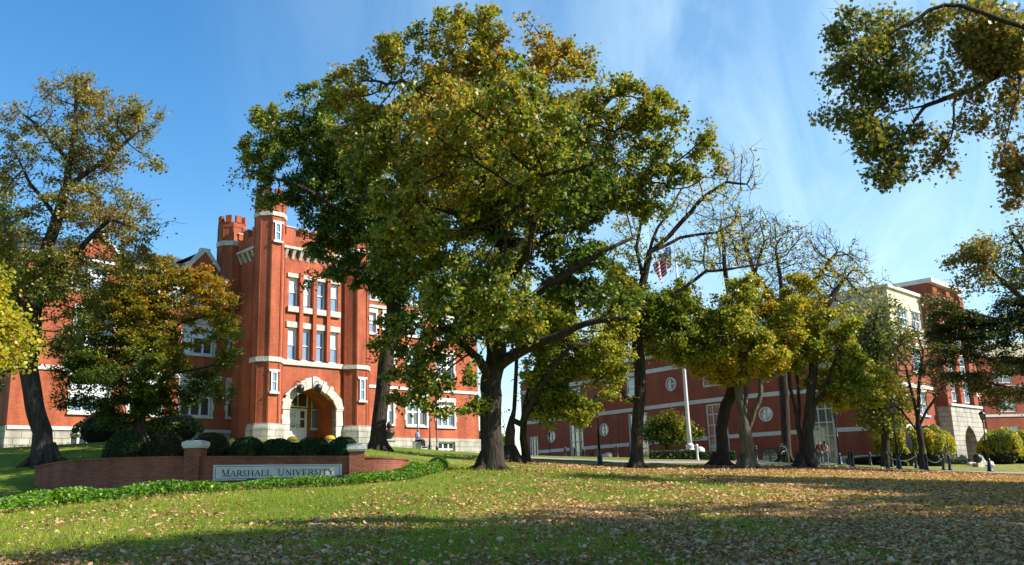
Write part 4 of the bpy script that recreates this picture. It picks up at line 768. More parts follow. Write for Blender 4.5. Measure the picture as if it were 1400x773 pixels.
bols = [(1213.7, 58, 'bollard just left of the lamp beside the bare small tree'), (1220, 64, 'bollard half behind another one left of the lamp'), (1190.5, 68, 'far bollard at the foot of the brick corner left of the lamp'), (1253, 63, 'bollard left of the small bare tree trunk'), (1267.5, 56.5, 'bollard in front of the right side of the bare tree trunk'), (1290.7, 60, 'left one of the close pair of bollards before the portal'), (1299.3, 60.3, 'right one of the close pair of bollards before the portal'),
        (1117, 56, 'bollard right of the forked tree next to the low hedge'), (1166, 56, 'bollard right of the lamp by the tall library window'), (1162, 66, 'bollard standing behind another right of the tall window'), (1034.5, 59, 'bollard at the left end of the bench'), (773, 74, 'bollard left of the curved wing entrance'), (786, 74, 'bollard in front of the curved wing entrance'), (798.5, 78, 'bollard right of the curved wing entrance'), (810, 84, 'small far bollard left of the two lined-up lamps'), (816.4, 74, 'bollard immediately left of the two lined-up lamps'), (844, 70, 'bollard between the lined-up lamps and the leaning forked tree')]
for i, (px, Y, lb) in enumerate(bols):
    o = bol0 if i == 0 else copy_tree(bol0); o.location = ground(px, Y); tag(o, 'black iron '+lb, 'bollard', 'black bollards along the path')
def chain_(px0, Y0, px1, Y1, lb):
    a, b = ground(px0, Y0, .8), ground(px1, Y1, .8); P = [a+(b-a)*t-np.array([0, 0, .32*4*t*(1-t)]) for t in np.linspace(0, 1, 12)]; m = MB(); m.tube(P, .03, 5); tag(m.build('chain', 'black'), lb, 'chain', 'chains between bollards')
chain_(1213.7, 58, 1253, 63, 'slack black chain between the bollards left of the bare tree'); chain_(1267.5, 56.5, 1290.7, 60, 'slack black chain between the bollards right of the bare tree')
# flagpole with drooping flag
g = ground(944.5, 60); r = empty('flagpole', g, 0, 'tall pale tapered flagpole on a white sculpted base inside the low hedge', 'flagpole'); top = at(919.5, 322, 60)[2]-g[2]
m = MB(); m.lathe([(.17, .75), (.13, 2), (.10, top*.6), (.05, top)], n=14); m.build('pole', 'metal_white', r, True); m = MB(); m.lathe([(.01, top+.22), (.1, top+.15), (.1, top+.08), (.03, top)][::-1], n=10); m.build('finial', 'metal_white', r, True)
m = MB(); m.lathe([(.75, -.2), (.72, .25), (.5, .42), (.3, .55), (.24, .75), (.3, .8), (.24, .9), (.17, 1.0)], n=20); m.lathe([(.30, -.2), (.34, .4), (.3, .62), (.12, .75)], c=(.62, -.1, 0), n=12); m.lathe([(.30, -.2), (.34, .35), (.3, .5), (.12, .58)], c=(-.6, -.1, 0), n=12); m.build('base', 'metal_white', r, True)
def flagmat():
    m_ = bpy.data.materials.new('striped_flag'); m_.use_nodes = True; n = m_.node_tree.nodes; l = m_.node_tree.links; p = n['Principled BSDF']; u = n.new('ShaderNodeUVMap'); s = n.new('ShaderNodeSeparateXYZ'); l.new(u.outputs[0], s.inputs[0])
    a = n.new('ShaderNodeMath'); a.operation = 'MULTIPLY'; a.inputs[1].default_value = 6.5; l.new(s.outputs[1], a.inputs[0]); f = n.new('ShaderNodeMath'); f.operation = 'FRACT'; l.new(a.outputs[0], f.inputs[0]); g_ = n.new('ShaderNodeMath'); g_.operation = 'GREATER_THAN'; g_.inputs[1].default_value = .5; l.new(f.outputs[0], g_.inputs[0])
    x = n.new('ShaderNodeMix'); x.data_type = 'RGBA'; x.inputs[6].default_value = (.55, .02, .03, 1); x.inputs[7].default_value = (.75, .72, .7, 1); l.new(g_.outputs[0], x.inputs[0])
    c1 = n.new('ShaderNodeMath'); c1.operation = 'LESS_THAN'; c1.inputs[1].default_value = .42; l.new(s.outputs[0], c1.inputs[0]); c2 = n.new('ShaderNodeMath'); c2.operation = 'GREATER_THAN'; c2.inputs[1].default_value = .46; l.new(s.outputs[1], c2.inputs[0]); c3 = n.new('ShaderNodeMath'); c3.operation = 'MULTIPLY'; l.new(c1.outputs[0], c3.inputs[0]); l.new(c2.outputs[0], c3.inputs[1])
    v = n.new('ShaderNodeTexVoronoi'); v.inputs['Scale'].default_value = 22; l.new(u.outputs[0], v.inputs['Vector']); st = n.new('ShaderNodeMath'); st.operation = 'LESS_THAN'; st.inputs[1].default_value = .25; l.new(v.outputs['Distance'], st.inputs[0])
    cc = n.new('ShaderNodeMix'); cc.data_type = 'RGBA'; cc.inputs[6].default_value = (.02, .03, .16, 1); cc.inputs[7].default_value = (.7, .7, .72, 1); l.new(st.outputs[0], cc.inputs[0])
    y = n.new('ShaderNodeMix'); y.data_type = 'RGBA'; l.new(c3.outputs[0], y.inputs[0]); l.new(x.outputs[2], y.inputs[6]); l.new(cc.outputs[2], y.inputs[7]); l.new(y.outputs[2], p.inputs['Base Color']); p.inputs['Roughness'].default_value = .8; return m_
M['flag'] = flagmat(); NU, NV_ = 22, 14; hp = at(917.5, 336, 60); lo = at(908, 388, 60); fl = empty('flag', hp, 0, 'red, white and blue striped flag drooping half-way down its pole', 'flag'); V = []; 
H_ = hp[2]-lo[2]
for i in range(NU+1):
    for j in range(NV_+1):
        s, t = i/NU, j/NV_; drop = s**1.2*1.35; V.append((-.12-s*1.15*(.75+.25*t)+.12*math.sin(s*15+t*2), .22*math.sin(s*11+1.5*t), -(1-t)*H_*.52-drop))
me = bpy.data.meshes.new('cloth'); me.from_pydata(V, [], [(i*(NV_+1)+j, (i+1)*(NV_+1)+j, (i+1)*(NV_+1)+j+1, i*(NV_+1)+j+1) for i in range(NU) for j in range(NV_)]); uv = me.uv_layers.new(name='UVMap').data
for l_ in me.loops: i, j = divmod(l_.vertex_index, NV_+1); uv[l_.index].uv = (i/NU, j/NV_)
for p in me.polygons: p.use_smooth = True
me.materials.append(M['flag']); o = bpy.data.objects.new('cloth', me); COL.objects.link(o); o.parent = fl
# floodlights in front of the name panel
for px, py, Y, sz, lb in ((343.5, 658, 29.0, .14, 'small black floodlight below the left half of the name panel'), (465, 653, 29.2, .12, 'small black floodlight at the right end of the name panel')):
    g = ground(px, Y); zc = at(px, py, Y)[2]; r = empty('floodlight', g, 0, lb, 'floodlight', 'floodlights aimed at the name panel'); F = facade((0, 0), .15); m = MB(); m.box(F, -sz, sz, -sz*.6, sz*.6, zc-g[2]-sz*.5, zc-g[2]+sz*.55); m.box(F, -sz*1.08, sz*1.08, -sz*.75, -sz*.61, zc-g[2]-sz*.6, zc-g[2]+sz*.65)
    m.build('housing', 'black', r); m = MB(); m.lathe([(.05, -.15), (.04, zc-g[2]-sz*.5)], n=8); m.build('stem', 'black', r); m = MB(); m.box(F, -sz*.8, sz*.8, -sz*.78, -sz*.755, zc-g[2]-sz*.4, zc-g[2]+sz*.45); m.build('lens', 'glass', r)
# bronze bust on a stone pedestal
g = ground(532, 60); zb = at(532, 601, 60)[2]-g[2]; r = empty('bust', g, .4, 'dark bronze bust on a stone pedestal beside the leaning dark trunk', 'statue'); m = MB(); F = facade((0, 0), 0); m.box(F, -.34, .34, -.34, .34, -.3, zb-.1); m.box(F, -.4, .4, -.4, .4, zb-.1, zb); m.build('pedestal', 'stone', r)
m = MB(); ell = lambda c, a, b: m.lathe([(max(.004, a*math.sin(math.pi*i/10)), -b*math.cos(math.pi*i/10)) for i in range(11)], c=c, n=14)
m.lathe([(.16, zb), (.2, zb+.1), (.34, zb+.28), (.40, zb+.42), (.33, zb+.56), (.12, zb+.64), (.11, zb+.74)], n=14); ell((0, -.03, zb+.93), .17, .24); ell((0, -.2, zb+.90), .04, .06); m.build('figure', 'bronze', r, True)
# round dark planter on pale block near the right lamp, rocks
g = ground(1338, 70); r = empty('globe_ornament', g, 0, 'dark round ornament on a pale stone block right of the portal', 'ornament'); m = MB(); m.box(facade((0, 0), .3), -.3, .3, -.3, .3, -.3, .3); m.build('block', 'stone', r); m = MB(); m.lathe([(.05, .3), (.22, .36), (.33, .55), (.33, .75), (.22, .95), (.06, 1.02)], n=14); m.build('globe', 'bronze', r, True)
def rock(px, Y, s, lb):
    g = ground(px, Y); me = bpy.data.meshes.new('boulder'); import bmesh; b = bmesh.new(); bmesh.ops.create_icosphere(b, subdivisions=3, radius=1)
    for v in b.verts: k = 1+.25*math.sin(v.co.x*3+px)+.18*math.sin(v.co.y*4+v.co.z*3+px); v.co = Vector((v.co.x*s*1.2*k, v.co.y*s*k, v.co.z*s*.75*k+s*.2))
    b.to_mesh(me); b.free(); me.materials.append(M['stone']); o = bpy.data.objects.new('boulder', me); COL.objects.link(o); o.location = g; tag(o, lb, 'boulder', 'pale boulders')
rock(829, 66, .32, 'pale boulder right of the two lined-up lamps'); rock(1350, 72, .38, 'pale boulder by the lamp right of the portal'); rock(1330, 73, .3, 'pale boulder left of the dark round ornament')
m = MB(); g = ground(954, 57.5); m.lathe([(.09, -.2), (.1, .1), (.07, .15), (.07, .8), (.1, .85), (.1, .95), (.02, 1.0)], n=10); o = m.build('marker_post', 'metal_white', None, True); o.location = g; tag(o, 'short pale marker post in the gap of the low hedge', 'post')
# bench
g = ground(1054, 59.5); r = empty('park_bench', g, -.05, 'long black park bench below the round windows between two tree trunks', 'bench'); F = facade((0, 0), 0); m = MB()
for i in range(4): m.box(F, -1.15, 1.15, -.22+i*.12, -.13+i*.12, .43, .46)
m.build('seat', 'black', r); m = MB()
for i in range(4): m.box(F, -1.15, 1.15, -.30-i*.02, -.27-i*.02, .54+i*.11, .62+i*.11)
m.build('backrest', 'black', r)
for u in (-1.05, 0, 1.05): m = MB(); m.box(F, u-.03, u+.03, .12, .18, -.1, .43); m.box(F, u-.03, u+.03, -.30, -.23, -.1, .92); m.box(F, u-.03, u+.03, -.23, .12, .38, .43); m.build('leg', 'black', r)
# ------------------------------------------------------------------ people
M['skin'] = pmat('skin', (.48, .28, .19), .6, .3, .05, 6); M['hair'] = pmat('dark_hair', (.03, .018, .012), .6, .3, .3, 20); M['cloth_white'] = pmat('white_shirt', (.6, .58, .56), .8, .2, .1, 8); M['cloth_dark'] = pmat('dark_trousers', (.03, .035, .05), .85, .2, .2, 8); M['cloth_navy'] = pmat('navy_jacket', (.04, .05, .08), .85, .2, .2, 8); M['cloth_tan'] = pmat('tan_top', (.38, .25, .18), .85, .2, .15, 8); M['cloth_red'] = pmat('dull_red_backpack', (.25, .04, .04), .8, .2, .2, 8); M['cloth_blue'] = pmat('blue_shirt', (.05, .18, .42), .8, .2, .1, 8); M['cloth_grey'] = pmat('grey_jeans', (.14, .16, .2), .85, .2, .2, 8)
def skin(name, chains, mat, parent, sub=2):
    """chains: polylines [(x,y,z,r)...]; identical points are shared joints"""
    vs = {}; V = []; E_ = []; Rr = []
    for c in chains:
        pr = None
        for p in c:
            k = (round(p[0], 4), round(p[1], 4), round(p[2], 4))
            if k not in vs: vs[k] = len(V); V.append(p[:3]); Rr.append(p[3])
            if pr is not None and (pr, vs[k]) not in E_: E_.append((pr, vs[k]))
            pr = vs[k]
    me = bpy.data.meshes.new(name); me.from_pydata(V, E_, [])
    o = bpy.data.objects.new(name, me); COL.objects.link(o); m1 = o.modifiers.new('s', 'SKIN')
    for i, r_ in enumerate(Rr): me.skin_vertices[0].data[i].radius = (r_, r_)
    me.skin_vertices[0].data[0].use_root = True; m1.use_smooth_shade = True; m2 = o.modifiers.new('d', 'SUBSURF'); m2.levels = m2.render_levels = sub; me.materials.append(M[mat]); 
    bpy.context.view_layer.update(); dg = bpy.context.evaluated_depsgraph_get(); nm = bpy.data.meshes.new_from_object(o.evaluated_get(dg)); o.modifiers.clear(); o.data = nm; nm.name = name
    if not len(nm.materials): nm.materials.append(M[mat])
    o.parent = parent; return o
def person(loc, rz, label, top, legs, hair='short', pose='stand', bag=None, arms=0):
    r = empty('person', loc, rz, label, 'person'); S = 0
    if pose == 'stand':
        pel = (0, 0, .95); kn = [(-.10, -.06, .50), (.10, .05, .50)]; an = [(-.10, .02, .09), (.11, .10, .09)]; toe = [(-.10, -.14, .04), (.11, -.06, .04)]; ch = (0, .0, 1.28); nk = (0, .0, 1.47); hd = (0, -.02, 1.62)
    else:
        pel = (0, 0, .56); kn = [(-.10, -.44, .54), (.10, -.46, .55)]; an = [(-.10, -.44, .10), (.12, -.52, .10)]; toe = [(-.10, -.60, .04), (.12, -.68, .04)]; ch = (0, -.03, .90); nk = (0, -.06, 1.08); hd = (0, -.09, 1.23)
    hips = [(-.09, 0, pel[2]-.06), (.09, 0, pel[2]-.06)]; C = [[(*pel, .13), (*ch, .15), (*nk, .055), (hd[0], hd[1], hd[2]-.05, .08), (*hd, .098), (hd[0], hd[1], hd[2]+.09, .07)]]
    for i in (0, 1): C.append([(*pel, .13), (*hips[i], .10), (*kn[i], .065), (*an[i], .04), (*toe[i], .035)])
    AR = []
    for i, s in enumerate((-1, 1)):
        sh = (s*.17, ch[1]+.0, ch[2]+.11); el = (s*.24, ch[1]+.03, ch[2]-.16); wr = (s*.22, ch[1]-.12, ch[2]-.38) if pose == 'stand' else (s*.14, ch[1]-.30, ch[2]-.24); hn = (wr[0]-s*.01, wr[1]-.05, wr[2]-.06)
        C.append([(*ch, .15), (*sh, .062), (*el, .045), (*wr, .03), (*hn, .032), (hn[0], hn[1]-.03, hn[2]-.07, .018)]); AR.append((sh, el, wr))
        for k in range(4): C.append([(*hn, .032), (hn[0]+(k-1.5)*.014, hn[1]-.03-.005*k, hn[2]-.075+.006*k, .009)])
        C.append([(*hn, .032), (hn[0]-s*.04, hn[1]-.03, hn[2]-.02, .010)])
    body = skin('body', C, 'skin', r)
    m = MB(); m.lathe([(.004, -.03), (.012, -.015), (.016, 0), (.006, .02)], c=(hd[0], hd[1]-.105, hd[2]), n=6)     # nose
    m.build('nose', 'skin', r, True)
    T = [[(pel[0], pel[1], pel[2]-.02, .15), (pel[0], (pel[1]+ch[1])/2, (pel[2]+ch[2])/2, .135), (*ch, .168), (ch[0], ch[1], ch[2]+.14, .09)]]
    for sh, el, wr in AR: T.append([(*ch, .168), (*sh, .078), (*el, .06), (wr[0], wr[1], wr[2]+.02, .045)])
    skin('shirt', T, top, r)
    Lg = [[(pel[0], pel[1], pel[2]-.0, .148), (pel[0], pel[1], pel[2]-.05, .14)]]
    for i in (0, 1): Lg.append([(pel[0], pel[1], pel[2]-.05, .14), (*hips[i], .115), (*kn[i], .08), (an[i][0], an[i][1], an[i][2]+.02, .06)])
    skin('trousers', Lg, legs, r)
    for i in (0, 1): skin('shoe', [[(an[i][0], an[i][1]+.03, .04, .05), (an[i][0], an[i][1]-.08, .04, .048), (toe[i][0], toe[i][1]-.04, .035, .035)]], 'cloth_dark', r)
    H = [[(hd[0], hd[1]+.035, hd[2]+.02, .108), (hd[0], hd[1]+.02, hd[2]+.10, .075)]]
    if hair == 'long': H.append([(hd[0], hd[1]+.035, hd[2]+.02, .108), (hd[0], hd[1]+.09, hd[2]-.12, .085), (hd[0], hd[1]+.10, hd[2]-.27, .06)])
    skin('hair', H, 'hair', r)
    if bag: skin('backpack', [[(0, .20, ch[2]-.2, .14), (0, .21, ch[2]+.08, .12)]], bag, r)
    return r
g = ground(1072, 60.0); person((g[0], g[1]-.05, g[2]), -.9, 'long-haired person in white top sitting at the right end of the bench', 'cloth_white', 'cloth_dark', 'long', 'sit')
g = ground(1123, 68.0); person(g, 2.6, 'person in dark jacket with dull red backpack before the tall window', 'cloth_navy', 'cloth_grey', 'short', 'stand', 'cloth_red')
g = ground(1130.5, 73.0); person(g, 2.2, 'person in a tan top walking just right of the one with the backpack', 'cloth_tan', 'cloth_grey', 'long', 'stand')
g = ground(570.5, 62.0); person(g, 1.2, 'person in bright blue shirt sitting before a basement window', 'cloth_blue', 'cloth_dark', 'short', 'sit'); 
m = MB(); g2 = g; o = MB(); F = facade((0, 0), 0); o.box(F, -.3, .3, -.25, .25, -.3, .44); q = o.build('stone_seat', 'stone'); q.location = g; tag(q, 'low pale stone block under the seated figure in blue', 'stone seat')
# ------------------------------------------------------------------ clipped shrubs, hedges, ground cover, flowers
def shrub(name, label, cat, px, Y, w, h, mat='leaf_box', n=5000, ls=.055, group=None, depth=None, rough=.06, zoff=0, core=True, squash=2.4, dz=0):
    g = ground(px, Y, dz); r = empty(name, g, 0, label, cat, group); a, b, c = w/2, (depth or w)/2, h
    q = RNG.normal(size=(n, 3)); q[:, 2] = np.abs(q[:, 2])*.9-.15; q /= (np.abs(q)**squash).sum(1)[:, None]**(1/squash); k = 1+rough*clump(q*2.2+px, .8)-RNG.random(n)**2*.16
    P = q*k[:, None]*np.array([a, b, c*.62])+np.array([0, 0, c*.38]); nm = q*np.array([1/a, 1/b, 1/c])+RNG.normal(scale=.55, size=(n, 3))
    leaves('foliage', P, ls*RNG.uniform(.7, 1.3, n), .45+.22*RNG.normal(size=n)+.12*clump(P+px, .5), mat, r, 'hexa', normals=nm)
    m = MB(); m.lathe([(a*.80*(1-abs(t)**squash)**(1/squash)+.01, c*.40+t*c*.52) for t in np.linspace(-.8, .99, 10)], n=16)
    o = m.build('shade_core', 'dark', r, True); o.scale = (1, b/a, 1); return r  # solid dark core, not twigs: its colour paints the shade within the foliage
bush = [(169, 31.6, 1.42, 1.22, 'round clipped dark shrub behind the left part of the brick wall'), (223, 31.9, 1.5, 1.18, 'bronze-tinted clipped shrub between the round shrub and the left pillar', 'leaf_boxred'), (288, 32.0, 1.35, 1.12, 'clipped shrub with reddish top right of the left pillar', 'leaf_boxred'), (335, 31.7, 1.2, .98, 'dark clipped shrub above the start of the name panel'), (379, 31.7, 1.25, .95, 'dark clipped shrub above the middle of the panel'), (427, 31.8, 1.3, 1.0, 'largest dark shrub above the right half of the panel'), (468, 31.6, 1.15, .98, 'dark clipped shrub touching the right pillar')]
for b in bush: shrub('clipped_shrub', b[4], 'shrub', b[0], b[1], b[2], at(b[0], {169: 588, 223: 589, 288: 591, 335: 598, 379: 600, 427: 598, 468: 597}[b[0]], b[1])[2]-ground(b[0], b[1])[2], b[5] if len(b) > 5 else 'leaf_box', 5200, .06, 'clipped shrubs behind the brick wall')
shrub('clipped_shrub', 'small dark clipped shrub between the middle and large shrubs', 'shrub', 402, 32.6, .9, .95, 'leaf_box', 2600, .06, 'clipped shrubs behind the brick wall')
for px, Y, w, h, lb in ((102, 49, 3.0, 1.6, 'loose dark shrub against the stone base at the left'), (8, 50, 1.8, 1.5, 'dark shrub at the left edge by the lamp foot'), (235, 47, 3.0, 1.3, 'dark low shrub below the fiery maple')): shrub('dark_shrub', lb, 'shrub', px, Y, w, h, 'leaf_green', 2600, .12, 'loose shrubs before the west wing', rough=.2)
for px, Y, w, h, lb in ((1232, 70, 3.2, 3.3, 'yellow-green shrub left of the bare tree trunk'), (1272, 71, 3.2, 3.4, 'yellow-green shrub between the bare trunk and the stone portal'), (1370, 78, 3.6, 2.9, 'gold-green shrub right of the last lamp'), (1398, 80, 3.2, 2.6, 'rusty gold shrub at the right picture edge')): shrub('autumn_shrub', lb, 'shrub', px, Y, w, h, 'leaf_gold', 5500, .17, 'yellow-green shrubs', rough=.28, squash=2)
def hedge(name, label, px0, px1, Y, w, h, n, mat='leaf_hedge'):
    a, b = ground(px0, Y), ground(px1, Y); c = (a+b)/2; L_ = abs(b[0]-a[0]); r = empty(name, c, 0, label, 'hedge', 'low clipped hedges round the flagpole'); P = RNG.uniform(-1, 1, (n, 3)); ax = RNG.integers(0, 3, n); P[np.arange(n), ax] = np.sign(P[np.arange(n), ax]); P[:, 2] = np.abs(P[:, 2])
    nm = np.zeros((n, 3)); nm[np.arange(n), ax] = np.sign(P[np.arange(n), ax]); nm += RNG.normal(scale=.6, size=(n, 3)); P = P*np.array([L_/2, w/2, h])+RNG.normal(scale=.03, size=(n, 3)); leaves('foliage', P, .07, .45+.25*RNG.normal(size=n), mat, r, 'hexa', normals=nm); m = MB(); m.box(facade((0, 0), 0), -L_/2*.97, L_/2*.97, -w/2*.9, w/2*.9, -.2, h*.93); m.build('shade_core', 'dark', r)  # dark box core paints in the hedge's inner shade
hedge('low_hedge', 'low clipped hedge left of and below the flagpole base', 890, 952.5, 58.5, .8, .5, 5000); hedge('low_hedge', 'low clipped hedge between the flagpole and the leaning dark trunk', 957, 1004, 58.5, .8, .5, 4000); hedge('low_hedge', 'low dark hedge right of the forked tree by the tall window', 1103, 1117, 60, .8, .7, 1500); hedge('low_hedge', 'dark low hedge along the base of the library corner', 1160, 1240, 72, .9, .6, 4000)
hedge('low_hedge', 'low hedge at the foot of the stone portal', 1300, 1326, 76, .7, .4, 1500)
# flowers
for px, py, Y, lb in ((400, 600, 42, 'pot of bright yellow mums left of the arch opening'), (451, 599, 42, 'pot of yellow mums at the right side of the arch')):
    p = at(px, py, Y); r = empty('mum_pot', (p[0], p[1], tz(p[0], Y)), 0, lb, 'flowers', 'pots of yellow mums'); hz_ = p[2]-tz(p[0], Y); m = MB(); m.lathe([(.15, -.1), (.2, hz_-.12), (.21, hz_-.08)], n=12); m.build('pot', 'stone', r, True); n = 1500; q = RNG.normal(size=(n, 3)); q /= np.linalg.norm(q, axis=1)[:, None]; q[:, 2] = np.abs(q[:, 2]); leaves('blooms', q*np.array([.24, .24, .17])+np.array([0, 0, hz_-.06]), .05, RNG.random(n), 'bloom', r, 'hexa', normals=q+RNG.normal(scale=.3, size=(n, 3)))
# ground cover strip before the wall
gc = [ground(-70, 21.4), ground(0, 22.4), ground(92, 24.4), ground(197, 26.6), ground(315, 28.2), ground(380, 28.6), ground(460, 29.0), ground(530, 30.0), ground(575, 32.4), ground(604, 36.4)]
gcp = np.array(gc)[:, :2]; ss = np.concatenate([[0], np.cumsum(np.hypot(*np.diff(gcp, axis=0).T))]); n = 34000; t = RNG.uniform(0, ss[-1], n); X = np.interp(t, ss, gcp[:, 0]); Y = np.interp(t, ss, gcp[:, 1]); e = .2; dx = np.interp(t+e, ss, gcp[:, 0])-np.interp(t-e, ss, gcp[:, 0]); dy = np.interp(t+e, ss, gcp[:, 1])-np.interp(t-e, ss, gcp[:, 1]); l_ = np.hypot(dx, dy)+1e-6
wid = np.interp(t, ss, [1.7, 1.7, 1.6, 1.4, 1.1, 1.0, 1.0, 1.1, 1.3, .6]); v = RNG.uniform(-.5, .5, n); X += -dy/l_*v*wid; Y += dx/l_*v*wid; hh = np.interp(t, ss, [.30, .30, .29, .25, .18, .18, .17, .20, .26, .28])*(1+.38*clump(np.stack([X, Y, X*0], 1), .45))*np.sqrt(np.clip(1-(2*v)**4, 0, 1)); P = np.stack([X, Y, terr(X, Y)+hh*RNG.random(n)**.45+.03], 1)
o = leaves('ground_cover', P, RNG.uniform(.07, .13, n), .42+.2*RNG.normal(size=n)+.12*clump(P, .6), 'leaf_ivy', None, 'hexa', up=.9); tag(o, kind='stuff')
# ------------------------------------------------------------------ grass blades and fallen leaves on the lawn
def scatter(n, y0, y1, power, xl=1.0):
    Y = y0+(y1-y0)*RNG.random(n)**power; X = RNG.uniform(-1, 1, n)*(Y*.62+2.5)*xl; return X, Y
def offpath(X, Y): return ~((Y > 52.6) & (Y < 58.5) & (X > 0))
n = 230000; X, Y = scatter(n, 8.2, 40, 2.0); ok = offpath(X, Y) & ~((X < -14) & (Y > 26)); X, Y = X[ok], Y[ok]; n = len(X); sz = RNG.uniform(.035, .075, n)*(1+Y/30); P = np.stack([X, Y, terr(X, Y)+sz*.42], 1); ax = np.stack([RNG.normal(scale=.45, size=n), RNG.normal(scale=.45, size=n), np.ones(n)], 1)
nm = RNG.normal(size=(n, 3)); nm[:, 2] *= .2; o = leaves('grass', P, sz, .62+.2*RNG.normal(size=n)+.2*clump(P, 1.3), 'grass', None, 'blade', normals=nm, axis=ax, fold=0); tag(o, kind='stuff')
n = 760000; X, Y = scatter(n, 8.2, 52, 1.45); dens_ = np.clip(.15+.038*(X+4)+.34*clump(np.stack([X, Y, 0*X], 1), 1.5)+.20*clump(np.stack([X, Y, 0*X], 1), .7), .07, 1)*np.where(Y < 14, 1.15, 1)*np.where((X < -4) & (Y > 13), .75, 1); dens_ = np.minimum(dens_, .95)
ok = (offpath(X, Y) | (RNG.random(n) < .12)) & (RNG.random(n) < dens_*np.where(Y > 33, .6, 1)*.42*np.where(Y < 20, 1.35, 1)*np.where(X > 0, 1.45, .85)); X, Y = X[ok], Y[ok]; n = len(X); sz = np.clip(.038*np.exp(RNG.normal(size=n)*.33), .018, .085)*(1+Y/40); P = np.stack([X, Y, terr(X, Y)+.035+RNG.random(n)*.03], 1)
nm = RNG.normal(scale=.45, size=(n, 3)); nm[:, 2] = 1; tn = .36+.25*RNG.normal(size=n)+.02*np.clip(X, -5, 14)+.1*clump(P, 1.8); o = leaves('fallen_leaves', P, sz, tn, 'litter', None, 'hexa', normals=nm, fold=.5); tag(o, kind='stuff')
# ------------------------------------------------------------------ trees
import time; _t0 = time.time()
B = ground(670, 35)
make_tree('sweetgum_tree', 'huge green and gold tree in mid lawn with a thick forked trunk', 'tree', B-np.array([0, 0, .15]),
  [[B-np.array([0, 0, .3]), at(671, 590, 35), at(672, 540, 35), at(674, 508, 35), at(676, 460, 35), at(684, 380, 35.3), at(690, 300, 35.5), at(684, 220, 35.3), at(674, 165, 35), at(660, 110, 35), at(645, 60, 35)],
   [at(674, 512, 35), at(700, 487, 34.5), at(738, 468, 34), at(775, 455, 33.7), at(800, 443, 33.5), at(830, 437, 33.3), at(858, 436, 33)],
   [at(673, 515, 34.9), at(655, 492, 34), at(630, 468, 34), at(600, 440, 33.6), at(575, 400, 33.3)],
   [at(682, 440, 35.2), at(722, 410, 34), at(748, 388, 33), at(784, 368, 32.5), at(831, 341, 32), at(866, 325, 32.3)],
   [at(686, 400, 35.2), at(724, 345, 33), at(730, 305, 31), at(715, 283, 30), at(712, 258, 29), at(730, 241, 28.5), at(784, 234, 28.2), at(820, 215, 28)],
   [at(688, 380, 35.3), at(730, 338, 35.5), at(751, 318, 36), at(802, 308, 36.3), at(860, 270, 36.5)],
   [at(690, 340, 35.4), at(640, 300, 34.6), at(582, 278, 34), at(540, 274, 33.6), at(479, 271, 33.2)],
   [at(686, 260, 35.3), at(640, 190, 34.6), at(624, 149, 34.2), at(595, 135, 34), at(549, 110, 33.6)],
   [at(680, 200, 35.2), at(720, 140, 35.5), at(745, 100, 35.8), at(755, 70, 36)],
   [at(688, 280, 35.4), at(770, 200, 36), at(830, 140, 36.4), at(860, 110, 36.6)],
   [at(688, 330, 35.4), at(670, 300, 38), at(650, 260, 40)], [at(686, 300, 35), at(680, 260, 32), at(660, 220, 30.5)]],
  pblobs(35, [(650, 74, 95, 72, 1), (560, 120, 80, 70, 1), (735, 105, 85, 65, 1), (790, 130, 70, 60, 1), (845, 165, 85, 60, 1), (915, 205, 75, 62, 1), (955, 235, 42, 45, 1), (700, 210, 160, 90, 1), (560, 210, 110, 80, 1), (830, 255, 100, 65, 1), (505, 170, 55, 55, 1), (900, 270, 60, 35, .8), (640, 330, 110, 75, .95), (560, 340, 75, 70, .9), (745, 345, 90, 48, .8), (655, 425, 70, 42, 1, -2), (590, 450, 65, 65, 1, -1), (560, 510, 50, 50, .9, -1), (620, 520, 40, 42, .9, -1), (655, 395, 50, 50, .9, -4), (700, 250, 90, 90, .8, 4), (640, 200, 100, 90, .8, -4.5), (640, 400, 70, 55, 1, -6), (765, 260, 80, 55, .9, -6), (560, 300, 65, 55, .9, -6), (700, 190, 110, 70, .8, -7), (650, 250, 130, 100, .8, 7), (810, 250, 80, 60, .8, 6), (790, 385, 62, 36, .8), (500, 230, 40, 45, .8), (595, 62, 52, 46, 1), (520, 92, 45, 40, 1), (718, 58, 55, 44, 1), (785, 88, 48, 40, 1), (865, 135, 42, 32, 1), (480, 118, 45, 42, 1), (545, 78, 50, 44, 1), (515, 140, 40, 40, 1, 3), (690, 430, 55, 40, 1.1, -5), (595, 530, 55, 50, 1.3, -2), (545, 480, 46, 56, 1.2, -1), (600, 470, 60, 50, 1.1, -3), (640, 545, 26, 28, 1, -1), (750, 405, 60, 26, .9, -1), (815, 365, 52, 42, .9), (850, 395, 36, 34, .8), (770, 400, 40, 24, .8, 2), (600, 165, 85, 55, .8, -8), (700, 125, 70, 50, .8, -7)]),
  hollow=.72, clump_=(1.7, .5), lr=(0, .25, .2, .19, .16, .12, .17, .12, .12, .14), nleaf=205000, lsize=.15, D=.36, natt=7200, rbase=.41, rtip=.014, bark='bark', gap=.40, tint=(.46, .20, .21), sigma=.155, thin=4, tintz=.40, zt=(5, 21), seed=3, flare=.55)
B = ground(517, 46)
